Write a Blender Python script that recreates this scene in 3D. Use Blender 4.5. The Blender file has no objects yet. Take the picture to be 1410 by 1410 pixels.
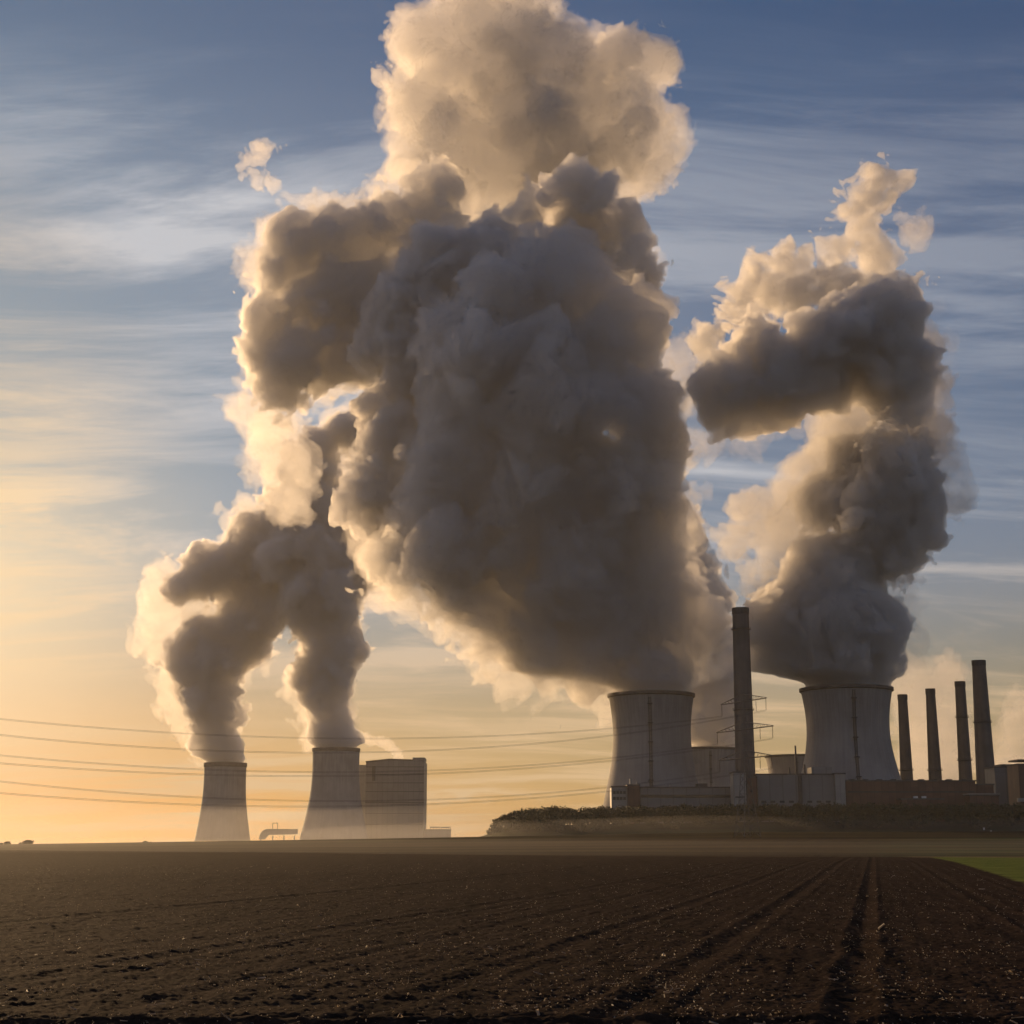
import bpy, math, random
import numpy as np
from mathutils import Vector, Matrix
R = math.radians
rng = np.random.default_rng(7)
random.seed(7)
sc = bpy.context.scene
col = sc.collection

# ------------------------------------------------------------------ camera
F = 2130.0 / 1410.0          # focal length in frame widths
PITCH = R(12.06)
CAMZ = 2.5
cd = bpy.data.cameras.new("camera")
cam = bpy.data.objects.new("camera", cd)
col.objects.link(cam)
cd.sensor_width = 36.0
cd.lens = 36.0 * F
cd.clip_start = 0.3
cd.clip_end = 60000.0
cam.location = (0, 0, CAMZ)
cam.rotation_euler = (R(90) + PITCH, 0, 0)
sc.camera = cam

# ------------------------------------------------------------------ light
SUN_AZ = R(-27.0)            # left of the view direction (+Y)
SUN_EL = R(10.0)
SKY_STR = 0.07
sun_d = bpy.data.lights.new("sun", 'SUN')
sun_d.energy = 5.0
sun_d.angle = R(0.5)
sun_d.color = (1.0, 0.64, 0.32)
sun = bpy.data.objects.new("sun", sun_d)
col.objects.link(sun)
sv = Vector((math.sin(SUN_AZ) * math.cos(SUN_EL), math.cos(SUN_AZ) * math.cos(SUN_EL), math.sin(SUN_EL)))
sun.rotation_euler = sv.to_track_quat('Z', 'Y').to_euler()

sc.view_settings.view_transform = 'Standard'
sc.view_settings.look = 'None'
sc.view_settings.exposure = -0.15
sc.view_settings.gamma = 1.0
sc.view_settings.use_curve_mapping = False

cy = sc.cycles
cy.max_bounces = 10
cy.volume_bounces = 7
cy.diffuse_bounces = 2
cy.glossy_bounces = 2
cy.transparent_max_bounces = 24
cy.transmission_bounces = 4
cy.use_adaptive_sampling = True
cy.adaptive_threshold = 0.04
cy.use_denoising = True
cy.time_limit = 800.0
cy.sample_clamp_indirect = 8.0
try:
    cy.denoiser = 'OPENIMAGEDENOISE'
    cy.denoising_input_passes = 'RGB_ALBEDO_NORMAL'
except Exception:
    pass


# ------------------------------------------------------------------ node helper
class NT:
    def __init__(self, tree):
        self.t = tree
        self.n = tree.nodes
        self.n.clear()

    def new(self, typ, **kw):
        nd = self.n.new(typ)
        for k, v in kw.items():
            if k.startswith('_'):
                setattr(nd, k[1:], v)
        return nd

    def link(self, a, b):
        self.t.links.new(a, b)

    def put(self, sock, v):
        if hasattr(v, 'is_linked') or hasattr(v, 'node'):
            self.link(v, sock)
        else:
            sock.default_value = v

    def math(self, op, a, b=0.0, c=0.0, clamp=False):
        nd = self.new('ShaderNodeMath', _operation=op, _use_clamp=clamp)
        for s, v in zip(nd.inputs, (a, b, c)):
            self.put(s, v)
        return nd.outputs[0]

    def ramp(self, v, a, b, lo=0.0, hi=1.0, smooth=True):
        nd = self.new('ShaderNodeMapRange', _interpolation_type='SMOOTHSTEP' if smooth else 'LINEAR')
        self.put(nd.inputs['Value'], v)
        for k, x in (('From Min', a), ('From Max', b), ('To Min', lo), ('To Max', hi)):
            self.put(nd.inputs[k], x)
        return nd.outputs[0]

    def mix(self, f, a, b, typ='MIX'):
        nd = self.new('ShaderNodeMix', _data_type='RGBA', _blend_type=typ)
        self.put(nd.inputs[0], f)
        self.put(nd.inputs[6], a)
        self.put(nd.inputs[7], b)
        return nd.outputs[2]

    def noise(self, vec, scale, detail=4, rough=0.55, dist=0.0, w=None):
        nd = self.new('ShaderNodeTexNoise')
        if vec is not None:
            self.link(vec, nd.inputs['Vector'])
        nd.inputs['Scale'].default_value = scale
        nd.inputs['Detail'].default_value = detail
        nd.inputs['Roughness'].default_value = rough
        nd.inputs['Distortion'].default_value = dist
        return nd.outputs[0]

    def mapping(self, vec, loc=(0, 0, 0), rot=(0, 0, 0), scale=(1, 1, 1)):
        nd = self.new('ShaderNodeMapping')
        self.link(vec, nd.inputs[0])
        nd.inputs['Location'].default_value = loc
        nd.inputs['Rotation'].default_value = rot
        nd.inputs['Scale'].default_value = scale
        return nd.outputs[0]

    def xyz(self, vec):
        nd = self.new('ShaderNodeSeparateXYZ')
        self.link(vec, nd.inputs[0])
        return nd.outputs

    def comb(self, x, y, z):
        nd = self.new('ShaderNodeCombineXYZ')
        for s, v in zip(nd.inputs, (x, y, z)):
            self.put(s, v)
        return nd.outputs[0]


def rgb(r, g, b):
    return (r, g, b, 1.0)


# ------------------------------------------------------------------ world: Nishita + high cirrus
w = bpy.data.worlds.new("World")
sc.world = w
w.use_nodes = True
nt = NT(w.node_tree)
sky = nt.new('ShaderNodeTexSky', _sky_type='NISHITA', _sun_disc=False)
sky.sun_elevation = SUN_EL
sky.sun_rotation = SUN_AZ
sky.altitude = 50
sky.air_density = 1.0
sky.dust_density = 0.8
sky.ozone_density = 2.0
tc = nt.new('ShaderNodeTexCoord')
D = tc.outputs['Generated']
x, y, z = nt.xyz(D)
zz = nt.math('ADD', nt.math('MAXIMUM', z, 0.0), 0.20)
px = nt.math('DIVIDE', x, zz)
py = nt.math('DIVIDE', y, zz)
P = nt.comb(px, py, 0.0)
warp = nt.noise(P, 0.6, 3, 0.5)
P2 = nt.comb(nt.math('ADD', px, nt.math('MULTIPLY', warp, 0.8)), nt.math('ADD', py, nt.math('MULTIPLY', warp, 0.55)), 0.0)
s1 = nt.noise(nt.mapping(P2, (3.1, 1.7, 0), (0, 0, R(-42)), (0.55, 2.9, 1)), 1.9, 8, 0.62, 0.35)
s2 = nt.noise(nt.mapping(P2, (8.1, 4.7, 0), (0, 0, R(-64)), (0.8, 2.2, 1)), 1.9, 8, 0.66, 0.5)
big = nt.noise(nt.mapping(P, (0.4, 2.3, 0), (0, 0, R(-30)), (0.5, 1.0, 1)), 0.9, 3, 0.55)
el = nt.math('ARCSINE', z)
az = nt.math('ARCTAN2', x, y)
leftw = nt.ramp(az, R(20), R(-12), nt.ramp(el, R(4), R(16), 1.0, 0.40), 1.0)
loww = nt.ramp(el, R(30), R(21), 0.10, 1.0)
m1 = nt.ramp(s1, 0.44, 0.64)
m2 = nt.ramp(s2, 0.48, 0.68)
base = nt.math('MULTIPLY', nt.math('MULTIPLY', leftw, loww), nt.ramp(big, 0.36, 0.62, 0.35, 1.0))
cm = nt.math('MULTIPLY', base, nt.math('ADD', nt.math('MULTIPLY', m1, 0.75), nt.math('ADD', nt.math('MULTIPLY', m2, 0.75), 0.24)), clamp=True)
# cirrus colour: bluish-white high, cream towards the horizon and the sun
sund = nt.new('ShaderNodeVectorMath', _operation='DOT_PRODUCT')
nt.link(D, sund.inputs[0])
sund.inputs[1].default_value = sv
toward = nt.ramp(sund.outputs['Value'], math.cos(R(17)), math.cos(R(2)), 0.0, 1.0)
hi_c = nt.mix(nt.ramp(el, R(3), R(13)), rgb(11.0, 8.0, 4.6), rgb(9.3, 9.7, 10.4))
cc = nt.mix(toward, hi_c, rgb(17.0, 12.0, 6.4))
sr = nt.new('ShaderNodeSeparateColor')
nt.link(sky.outputs[0], sr.inputs[0])
lowel = nt.ramp(nt.math('ARCSINE', z), R(-1), R(11), 1.0, 0.0)
sh = []
for i_, (gain, cap) in enumerate(((0.34, 8.2), (0.71, 8.2), (1.20, 9.2))):
    v_ = nt.math('MULTIPLY', sr.outputs[i_], gain / cap)
    v_ = nt.math('SUBTRACT', 1.0, nt.math('EXPONENT', nt.math('MULTIPLY', v_, -1.0)))
    tint = (2.6, 0.92, 0.03)[i_]
    k_ = nt.math('ADD', nt.math('MULTIPLY', lowel, tint - 1.0), 1.0)
    sh.append(nt.math('MULTIPLY', nt.math('MULTIPLY', v_, cap), k_))
skyb = nt.comb(*sh)
glow = nt.math('POWER', nt.ramp(sund.outputs['Value'], math.cos(R(19)), 1.0, 0.0, 1.0, False), 2.2)
skyb = nt.mix(nt.math('MULTIPLY', glow, nt.ramp(el, R(16), R(8), 0.0, 0.9)), skyb, rgb(19.0, 15.0, 9.0))
skyc = nt.mix(nt.math('MULTIPLY', cm, 0.85), skyb, cc)
bg = nt.new('ShaderNodeBackground')
nt.link(skyc, bg.inputs[0])
bg.inputs[1].default_value = SKY_STR
wo = nt.new('ShaderNodeOutputWorld')
nt.link(bg.outputs[0], wo.inputs[0])


# ------------------------------------------------------------------ geometry helpers
def at(px, py, Y):
    """world point at distance Y that shows at pixel (px, py) of the 1410 px photograph"""
    cx, cyy = (px - 705) / 2130.0, (705 - py) / 2130.0
    d = np.array([cx, math.cos(PITCH) - cyy * math.sin(PITCH), math.sin(PITCH) + cyy * math.cos(PITCH)])
    return np.array([0, 0, CAMZ]) + d * (Y / d[1])


def tag(o, label=None, cat=None, group=None, kind=None):
    if label: o['label'] = label
    if cat: o['category'] = cat
    if group: o['group'] = group
    if kind: o['kind'] = kind
    return o


def link_mesh(name, me, mat, parent=None, loc=None):
    o = bpy.data.objects.new(name, me)
    col.objects.link(o)
    if mat is not None:
        for m in (mat if isinstance(mat, (list, tuple)) else [mat]):
            me.materials.append(m)
    if loc is not None: o.location = loc
    if parent is not None: o.parent = parent
    return o


def mesh_from(name, V, Fq, smooth=False):
    me = bpy.data.meshes.new(name)
    V = np.asarray(V, dtype=np.float32)
    Fq = np.asarray(Fq, dtype=np.int32)
    k = Fq.shape[1]
    me.vertices.add(len(V))
    me.vertices.foreach_set('co', V.ravel())
    me.loops.add(Fq.size)
    me.loops.foreach_set('vertex_index', Fq.ravel())
    me.polygons.add(len(Fq))
    me.polygons.foreach_set('loop_start', np.arange(len(Fq), dtype=np.int32) * k)
    me.polygons.foreach_set('loop_total', np.full(len(Fq), k, dtype=np.int32))
    if smooth:
        me.polygons.foreach_set('use_smooth', np.ones(len(Fq), dtype=bool))
    me.update(calc_edges=True)
    me.validate()
    return me


def empty(name, loc=(0, 0, 0), rz=0.0):
    o = bpy.data.objects.new(name, None)
    col.objects.link(o)
    o.location = loc
    o.rotation_euler = (0, 0, rz)
    return o


# vectorised noise
_T = rng.random((32, 32, 32, 3)).astype(np.float32)
_G = rng.normal(size=(32, 32, 32, 3)).astype(np.float32)
_G /= np.linalg.norm(_G, axis=-1, keepdims=True)


def worley(P):
    """F1 distance, P: n x 3"""
    out = np.empty(len(P), dtype=np.float32)
    for s in range(0, len(P), 400000):
        p = P[s:s + 400000].astype(np.float32)
        c = np.floor(p).astype(np.int32)
        f = p - c
        best = np.full(len(p), 9.0, dtype=np.float32)
        for i in (-1, 0, 1):
            for j in (-1, 0, 1):
                for k in (-1, 0, 1):
                    q = _T[(c[:, 0] + i) & 31, (c[:, 1] + j) & 31, (c[:, 2] + k) & 31]
                    d = (q[:, 0] + i - f[:, 0]) ** 2 + (q[:, 1] + j - f[:, 1]) ** 2 + (q[:, 2] + k - f[:, 2]) ** 2
                    np.minimum(best, d, out=best)
        out[s:s + 400000] = np.sqrt(best)
    return out


def perlin(P):
    out = np.empty(len(P), dtype=np.float32)
    for s in range(0, len(P), 500000):
        p = P[s:s + 500000].astype(np.float32)
        c = np.floor(p).astype(np.int32)
        f = p - c
        u = f * f * f * (f * (f * 6 - 15) + 10)
        r = np.zeros(len(p), dtype=np.float32)
        for i in (0, 1):
            for j in (0, 1):
                for k in (0, 1):
                    g = _G[(c[:, 0] + i) & 31, (c[:, 1] + j) & 31, (c[:, 2] + k) & 31]
                    d = g[:, 0] * (f[:, 0] - i) + g[:, 1] * (f[:, 1] - j) + g[:, 2] * (f[:, 2] - k)
                    wgt = (u[:, 0] if i else 1 - u[:, 0]) * (u[:, 1] if j else 1 - u[:, 1]) * (u[:, 2] if k else 1 - u[:, 2])
                    r += d * wgt
        out[s:s + 500000] = r
    return out


def fbm(P, octs=4, gain=0.5):
    r = np.zeros(len(P), dtype=np.float32)
    a, s = 1.0, 1.0
    for i in range(octs):
        r += a * perlin(P * s + i * 7.31)
        a *= gain
        s *= 2.03
    return r


def surface_nets(f, lo, vx):
    """closed quad mesh of f < 0 on a regular grid"""
    ins = f < 0
    nx, ny, nz = f.shape
    c = [ins[i:nx - 1 + i, j:ny - 1 + j, k:nz - 1 + k] for i in (0, 1) for j in (0, 1) for k in (0, 1)]
    s = np.zeros((nx - 1, ny - 1, nz - 1), dtype=np.int8)
    for a in c: s += a
    act = (s > 0) & (s < 8)
    idx = np.full(act.shape, -1, dtype=np.int32)
    ci = np.argwhere(act)
    idx[act] = np.arange(len(ci))
    acc = np.zeros((len(ci), 3), dtype=np.float32)
    cnt = np.zeros(len(ci), dtype=np.float32)
    offs = [(i, j, k) for i in (0, 1) for j in (0, 1) for k in (0, 1)]
    for a in offs:
        for ax in range(3):
            if a[ax]: continue
            b = list(a); b[ax] = 1
            fa = f[ci[:, 0] + a[0], ci[:, 1] + a[1], ci[:, 2] + a[2]]
            fb = f[ci[:, 0] + b[0], ci[:, 1] + b[1], ci[:, 2] + b[2]]
            m = (fa < 0) != (fb < 0)
            t = np.where(m, fa / np.where(m, fa - fb, 1), 0)
            for q in range(3):
                acc[:, q] += np.where(m, a[q] + (t if q == ax else 0), 0)
            cnt += m
    V = (ci + acc / cnt[:, None] + 0.0) * vx + lo
    quads = []
    for ax in range(3):
        sl0 = [slice(None)] * 3; sl1 = [slice(None)] * 3
        sl0[ax] = slice(0, -1); sl1[ax] = slice(1, None)
        a, b = ins[tuple(sl0)], ins[tuple(sl1)]
        e = np.argwhere(a != b)
        o1, o2 = [q for q in range(3) if q != ax]
        ok = (e[:, o1] > 0) & (e[:, o2] > 0) & (e[:, o1] < f.shape[o1] - 1) & (e[:, o2] < f.shape[o2] - 1)
        e = e[ok]
        flip = a[tuple(e.T)]
        if ax == 1: flip = ~flip
        def g(d1, d2):
            q = e.copy(); q[:, o1] -= d1; q[:, o2] -= d2
            return idx[tuple(q.T)]
        q = np.stack([g(1, 1), g(0, 1), g(0, 0), g(1, 0)], axis=1)
        q[~flip] = q[~flip][:, ::-1]
        quads.append(q)
    return V, np.concatenate(quads)


# ------------------------------------------------------------------ steam
def steam_material(name, dens, g=0.55, albedo=(0.985, 0.975, 0.965), film=0.04, absorb=1.0):
    m = bpy.data.materials.new(name)
    m.use_nodes = True
    t = NT(m.node_tree)
    vol = t.new('ShaderNodeVolumePrincipled')
    vol.inputs['Color'].default_value = (*albedo, 1)
    vol.inputs['Density'].default_value = dens
    vol.inputs['Anisotropy'].default_value = g
    out = t.new('ShaderNodeOutputMaterial')
    t.link(vol.outputs[0], out.inputs['Volume'])
    tr = t.new('ShaderNodeBsdfTransparent')
    tl = t.new('ShaderNodeBsdfTranslucent')
    tl.inputs[0].default_value = (0.9, 0.9, 0.9, 1)
    mx = t.new('ShaderNodeMixShader')
    mx.inputs[0].default_value = film
    t.link(tr.outputs[0], mx.inputs[1])
    t.link(tl.outputs[0], mx.inputs[2])
    t.link(mx.outputs[0], out.inputs['Surface'])
    return m


def steam_mesh(name, blobs, Y, vx, seed=0, amp=1.0, L=1.0, k=0.35, holes=(), depth=1.0, ragged=0.0, mouth=None):
    """blobs: (pixel x, pixel y, pixel radius[, extra distance in m]); a closed billowing surface"""
    r_ = np.random.default_rng(100 + seed)
    C = []
    for b in blobs:
        dy = (b[3] if len(b) > 3 else 0.0) + r_.uniform(-0.35, 0.35) * b[2] * Y / 2130 * depth
        p = at(b[0], b[1], Y + dy)
        C.append((*p, b[2] * (Y + dy) / 2130.0 * 1.03))
    C = np.array(C)
    pad = 10 + 10 * L * amp
    lo = (C[:, :3] - C[:, 3:]).min(0) - pad
    hi = (C[:, :3] + C[:, 3:]).max(0) + pad
    n = np.ceil((hi - lo) / vx).astype(int) + 1
    ax = [lo[i] + vx * np.arange(n[i]) for i in range(3)]
    kk = k / L
    S = np.zeros(tuple(n), dtype=np.float32)
    for x0, y0, z0, r in C:
        m = r + 60.0 * L
        s = [slice(max(0, int((c - m - l) / vx)), min(nn, int((c + m - l) / vx) + 2)) for c, l, nn in zip((x0, y0, z0), lo, n)]
        X = (ax[0][s[0]] - x0)[:, None, None] ** 2 + (ax[1][s[1]] - y0)[None, :, None] ** 2 + (ax[2][s[2]] - z0)[None, None, :] ** 2
        d = np.sqrt(X).astype(np.float32) - r
        S[s[0], s[1], s[2]] += np.exp(np.clip(-kk * d, -30, 14)).astype(np.float32)
    f = -np.log(S + 1e-6) / kk
    A = (40.0 * amp + ragged * 0.55) * L
    band = np.argwhere(np.abs(f) < A * 1.05)
    P = (lo + band * vx).astype(np.float32) + seed * 13.7
    v = f[tuple(band.T)]
    # domain warp then nested round billows; finer ones only where they can still move the surface
    wv = np.stack([perlin(P / (38 * L) + o) for o in (0.0, 11.3, 23.9)], axis=1) * (20 * L)
    Pw = P + wv
    v = v - 16.0 * L * amp * perlin(P / (95 * L) + 31.0)
    octs = [(30.0, 62.0, 0.0, 0.55), (17.0, 24.0, 5.1, 0.58), (12.5, 11.5, 9.7, 0.58), (8.0, 5.6, 2.7, 0.58)]
    if vx < 2.3 * L:
        octs.append((4.4, 2.9, 7.9, 0.58))
    rest = [sum(o[0] for o in octs[i + 1:]) * L * amp * 0.62 + vx * 2 + (ragged * L * 0.9) for i in range(len(octs))]
    live = np.arange(len(v))
    for (am, sc_, of, mid), rs_ in zip(octs, rest):
        v[live] -= am * L * amp * (mid - worley(Pw[live] / (sc_ * L) + of))
        live = live[np.abs(v[live]) < rs_]
    if ragged:
        v[live] -= ragged * L * fbm(Pw[live] / (18 * L) + 3.3, 5, 0.62)
    f[tuple(band.T)] = v
    for h in holes:
        p = at(h[0], h[1], Y + (h[3] if len(h) > 3 else 0))
        rr = h[2] * Y / 2130
        # a hole seen through the cloud: a tunnel along the line of sight of this gap
        dirv = p - np.array([0, 0, CAMZ]); dirv /= np.linalg.norm(dirv)
        GX, GY, GZ = np.meshgrid(ax[0] - p[0], ax[1] - p[1], ax[2] - p[2], indexing='ij')
        tt = GX * dirv[0] + GY * dirv[1] + GZ * dirv[2]
        dd = np.sqrt(np.maximum(GX ** 2 + GY ** 2 + GZ ** 2 - tt ** 2, 0)) - rr
        f = np.maximum(f, (-dd + 5.0 * np.sin(GZ / 5.0 + GY / 9.0) + 3.0 * np.sin(GX / 4.0)).astype(np.float32))
        del GX, GY, GZ, tt, dd
    if mouth is not None:
        mx_, my_, hw_m = mouth
        c_ = at(mx_, my_, Y)
        r_in = hw_m * Y / 2130.0 - 2.2
        hz_ = (ax[2] - c_[2])[None, None, :]
        rad_ = np.sqrt((ax[0] - c_[0])[:, None, None] ** 2 + (ax[1] - c_[1])[None, :, None] ** 2)
        lim = r_in + 0.35 * np.maximum(hz_ - 2.0, 0.0) ** 2 / L
        f = np.maximum(f, np.where(hz_ < 32 * L, rad_ - lim, -99)).astype(np.float32)
        f = np.maximum(f, (-7.0 - hz_)).astype(np.float32)
    f[[0, -1]] = 1; f[:, [0, -1]] = 1; f[:, :, [0, -1]] = 1
    V, Q = surface_nets(f, lo, vx)
    return mesh_from(name, V, Q)



# ------------------------------------------------------------------ materials
def surf_mat(name, build):
    m = bpy.data.materials.new(name)
    m.use_nodes = True
    t = NT(m.node_tree)
    tcn = t.new('ShaderNodeTexCoord')
    b = t.new('ShaderNodeBsdfPrincipled')
    o = t.new('ShaderNodeOutputMaterial')
    t.link(b.outputs[0], o.inputs['Surface'])
    build(t, tcn.outputs['Object'], b)
    return m


def plain(name, c, rough=0.8, var=0.25, scale=0.15, metal=0.0):
    def f(t, P, b):
        n = t.noise(P, scale, 5, 0.6)
        n2 = t.noise(t.mapping(P, scale=(1, 1, 0.08)), scale * 6, 3, 0.6)
        k = t.math('ADD', t.ramp(n, 0.3, 0.7, 1 - var, 1 + var), t.ramp(n2, 0.35, 0.7, -var * 0.6, var * 0.4))
        cc = t.mix(1.0, rgb(*c), t.comb(k, k, k), 'MULTIPLY')
        t.link(cc, b.inputs['Base Color'])
        b.inputs['Roughness'].default_value = rough
        b.inputs['Metallic'].default_value = metal
    return surf_mat(name, f)


def panel_mat(name, c, sx=6.0, sz=4.0, var=0.18, rough=0.55):
    """cladding: vertical sheet joints and horizontal storeys with slight differences between sheets"""
    def f(t, P, b):
        x, y, z = t.xyz(P)
        u = t.math('ADD', x, y)
        cell = t.comb(t.math('FLOOR', t.math('DIVIDE', u, sx)), t.math('FLOOR', t.math('DIVIDE', z, sz)), 0.0)
        wn = t.new('ShaderNodeTexWhiteNoise')
        t.link(cell, wn.inputs[0])
        n = t.noise(t.mapping(P, scale=(1, 1, 0.15)), 0.12, 5, 0.6)
        k = t.math('ADD', t.ramp(wn.outputs[0], 0, 1, 1 - var, 1 + var, False), t.ramp(n, 0.3, 0.7, -var, var))
        ju = t.math('LESS_THAN', t.math('ABSOLUTE', t.math('SUBTRACT', t.math('FRACT', t.math('DIVIDE', u, sx)), 0.5)), 0.46)
        k = t.math('MULTIPLY', k, t.math('ADD', t.math('MULTIPLY', ju, 0.25), 0.75))
        cc = t.mix(1.0, rgb(*c), t.comb(k, k, k), 'MULTIPLY')
        t.link(cc, b.inputs['Base Color'])
        b.inputs['Roughness'].default_value = rough
    return surf_mat(name, f)


def concrete(name, c, H):
    """cast concrete shell: rain streaks under the rim, formwork lifts"""
    def f(t, P, b):
        x, y, z = t.xyz(P)
        ang = t.math('ARCTAN2', y, x)
        st = t.noise(t.comb(t.math('MULTIPLY', t.math('SINE', ang), 9.0), t.math('MULTIPLY', t.math('COSINE', ang), 9.0), t.math('MULTIPLY', z, 0.012)), 2.2, 5, 0.65)
        n = t.noise(P, 0.035, 5, 0.55)
        lift = t.math('FRACT', t.math('DIVIDE', z, 3.2))
        lj = t.math('LESS_THAN', lift, 0.09)
        topd = t.ramp(z, H * 0.55, H, 0.0, 1.0)
        k = t.math('ADD', t.ramp(st, 0.35, 0.7, 1.04, 0.90), t.ramp(n, 0.3, 0.7, -0.12, 0.12))
        k = t.math('SUBTRACT', k, t.math('MULTIPLY', lj, 0.05))
        k = t.math('SUBTRACT', k, t.math('MULTIPLY', topd, t.ramp(st, 0.3, 0.65, 0.05, 0.16)))
        cc = t.mix(1.0, rgb(*c), t.comb(k, k, k), 'MULTIPLY')
        t.link(cc, b.inputs['Base Color'])
        b.inputs['Roughness'].default_value = 0.85
    return surf_mat(name, f)


M_conc_pale = concrete('pale_concrete', (0.36, 0.34, 0.32), 130)
M_conc = concrete('weathered_concrete', (0.33, 0.31, 0.29), 95)
M_rim = plain('stained_rim_concrete', (0.12, 0.105, 0.09))
M_dark = plain('dark_steel', (0.07, 0.065, 0.06), 0.5)
M_stack = plain('chimney_concrete', (0.17, 0.145, 0.125), 0.85, 0.2, 0.05)
M_clad = panel_mat('grey_cladding', (0.25, 0.235, 0.215), 9.0, 12.0, 0.06)
M_light = panel_mat('pale_cladding', (0.34, 0.325, 0.30), 4.0, 5.0, 0.08)
M_brown = panel_mat('brown_cladding', (0.15, 0.078, 0.052), 5.0, 6.0, 0.12)
M_roof = plain('roof_felt', (0.12, 0.11, 0.105))
M_glass = plain('window_glass', (0.05, 0.055, 0.06), 0.15, 0.1)
M_white = plain('white_paint', (0.75, 0.75, 0.73), 0.4, 0.08)
M_steel = plain('galvanised_steel', (0.16, 0.15, 0.14), 0.45, 0.1, 0.5, 0.6)
M_wire = plain('aluminium_conductor', (0.10, 0.09, 0.08), 0.5, 0.05, 0.5, 0.3)
M_insul = plain('brown_porcelain', (0.09, 0.05, 0.035), 0.3, 0.05)

TH = R(12.9)     # direction of the tilled rows, from +Y towards +X


def row_uv_np(x, y):
    return x * math.cos(TH) - y * math.sin(TH), x * math.sin(TH) + y * math.cos(TH)


def ground_build(t, P, b):
    x, y, z = t.xyz(P)
    u = t.math('SUBTRACT', t.math('MULTIPLY', x, math.cos(TH)), t.math('MULTIPLY', y, math.sin(TH)))
    n_big = t.noise(P, 0.02, 4, 0.6)
    n_med = t.noise(P, 0.35, 5, 0.65)
    n_fine = t.noise(P, 5.5, 6, 0.7)
    n_grit = t.noise(P, 28.0, 3, 0.7)
    rows = t.noise(t.mapping(P, rot=(0, 0, TH), scale=(1, 0.03, 1)), 1.1, 4, 0.6)
    # ploughed soil
    soil = t.mix(t.ramp(n_fine, 0.35, 0.7), rgb(0.020, 0.0120, 0.0080), rgb(0.075, 0.046, 0.030))
    soil = t.mix(t.ramp(n_med, 0.35, 0.75, 0.0, 0.55), soil, rgb(0.050, 0.029, 0.018))
    soil = t.mix(t.ramp(rows, 0.45, 0.7, 0.0, 0.5), soil, rgb(0.008, 0.0045, 0.003))
    soil = t.mix(t.ramp(n_grit, 0.68, 0.78, 0.0, 0.7), soil, rgb(0.16, 0.12, 0.08))
    # green crop
    green = t.mix(t.ramp(n_med, 0.3, 0.7), rgb(0.10, 0.14, 0.024), rgb(0.20, 0.22, 0.045))
    olive = t.mix(t.ramp(n_big, 0.35, 0.65), rgb(0.060, 0.055, 0.024), rgb(0.050, 0.070, 0.030))
    stub = t.mix(t.ramp(n_med, 0.3, 0.7), rgb(0.17, 0.125, 0.06), rgb(0.22, 0.17, 0.085))
    brown = t.mix(t.ramp(n_med, 0.3, 0.7), rgb(0.030, 0.020, 0.012), rgb(0.045, 0.030, 0.018))
    strk = t.noise(t.mapping(P, rot=(0, 0, R(6)), scale=(0.12, 1, 1)), 0.035, 6, 0.65)
    wob = t.math('MULTIPLY', t.math('SUBTRACT', n_med, 0.5), 1.6)
    right = t.ramp(t.math('ADD', u, wob), 8.6, 9.2)
    endl = t.math('ADD', t.math('ADD', y, t.math('MULTIPLY', x, 1.1)), t.math('MULTIPLY', wob, 3.0))   # ploughed field ends at y + 1.1 x = 338
    past = t.ramp(endl, 336.0, 341.0)
    c = t.mix(right, soil, green)
    far_ = t.mix(t.ramp(u, 4.0, 12.0), brown, stub)
    far_ = t.mix(t.ramp(y, 395.0, 430.0), far_, t.mix(t.ramp(u, -20.0, 25.0), brown, olive))
    far_ = t.mix(t.ramp(y, 720.0, 760.0), far_, t.mix(n_big, rgb(0.028, 0.026, 0.010), rgb(0.034, 0.024, 0.012)))
    far_ = t.mix(t.ramp(t.math('ADD', y, t.math('MULTIPLY', wob, 6.0)), 925.0, 940.0), far_, rgb(0.05, 0.055, 0.018))
    fk = t.ramp(strk, 0.35, 0.68, 0.35, 1.5)
    far_ = t.mix(1.0, far_, t.comb(fk, fk, fk), 'MULTIPLY')
    c = t.mix(past, c, far_)
    t.link(c, b.inputs['Base Color'])
    b.inputs['Roughness'].default_value = 0.92
    b.inputs['Specular IOR Level'].default_value = 0.010
    bp = t.new('ShaderNodeBump')
    bp.inputs['Strength'].default_value = 0.9
    bp.inputs['Distance'].default_value = 0.05
    h = t.math('ADD', t.math('MULTIPLY', n_fine, 0.7), t.math('MULTIPLY', n_grit, 0.3))
    t.link(h, bp.inputs['Height'])
    t.link(bp.outputs[0], b.inputs['Normal'])


M_ground = surf_mat('field_soil', ground_build)

# ------------------------------------------------------------------ terrain
TRACKS = [(-0.45, 0.27, 0.050), (-3.8, 0.32, 0.036), (4.6, 0.30, 0.030), (-7.5, 0.30, 0.028), (-11.4, 0.36, 0.02), (-15.5, 0.36, 0.03),
          (-27.0, 0.4, 0.03), (7.4, 0.3, 0.02)]


def sstep(a, b, v):
    t = np.clip((v - a) / (b - a), 0, 1)
    return t * t * (3 - 2 * t)


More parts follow.
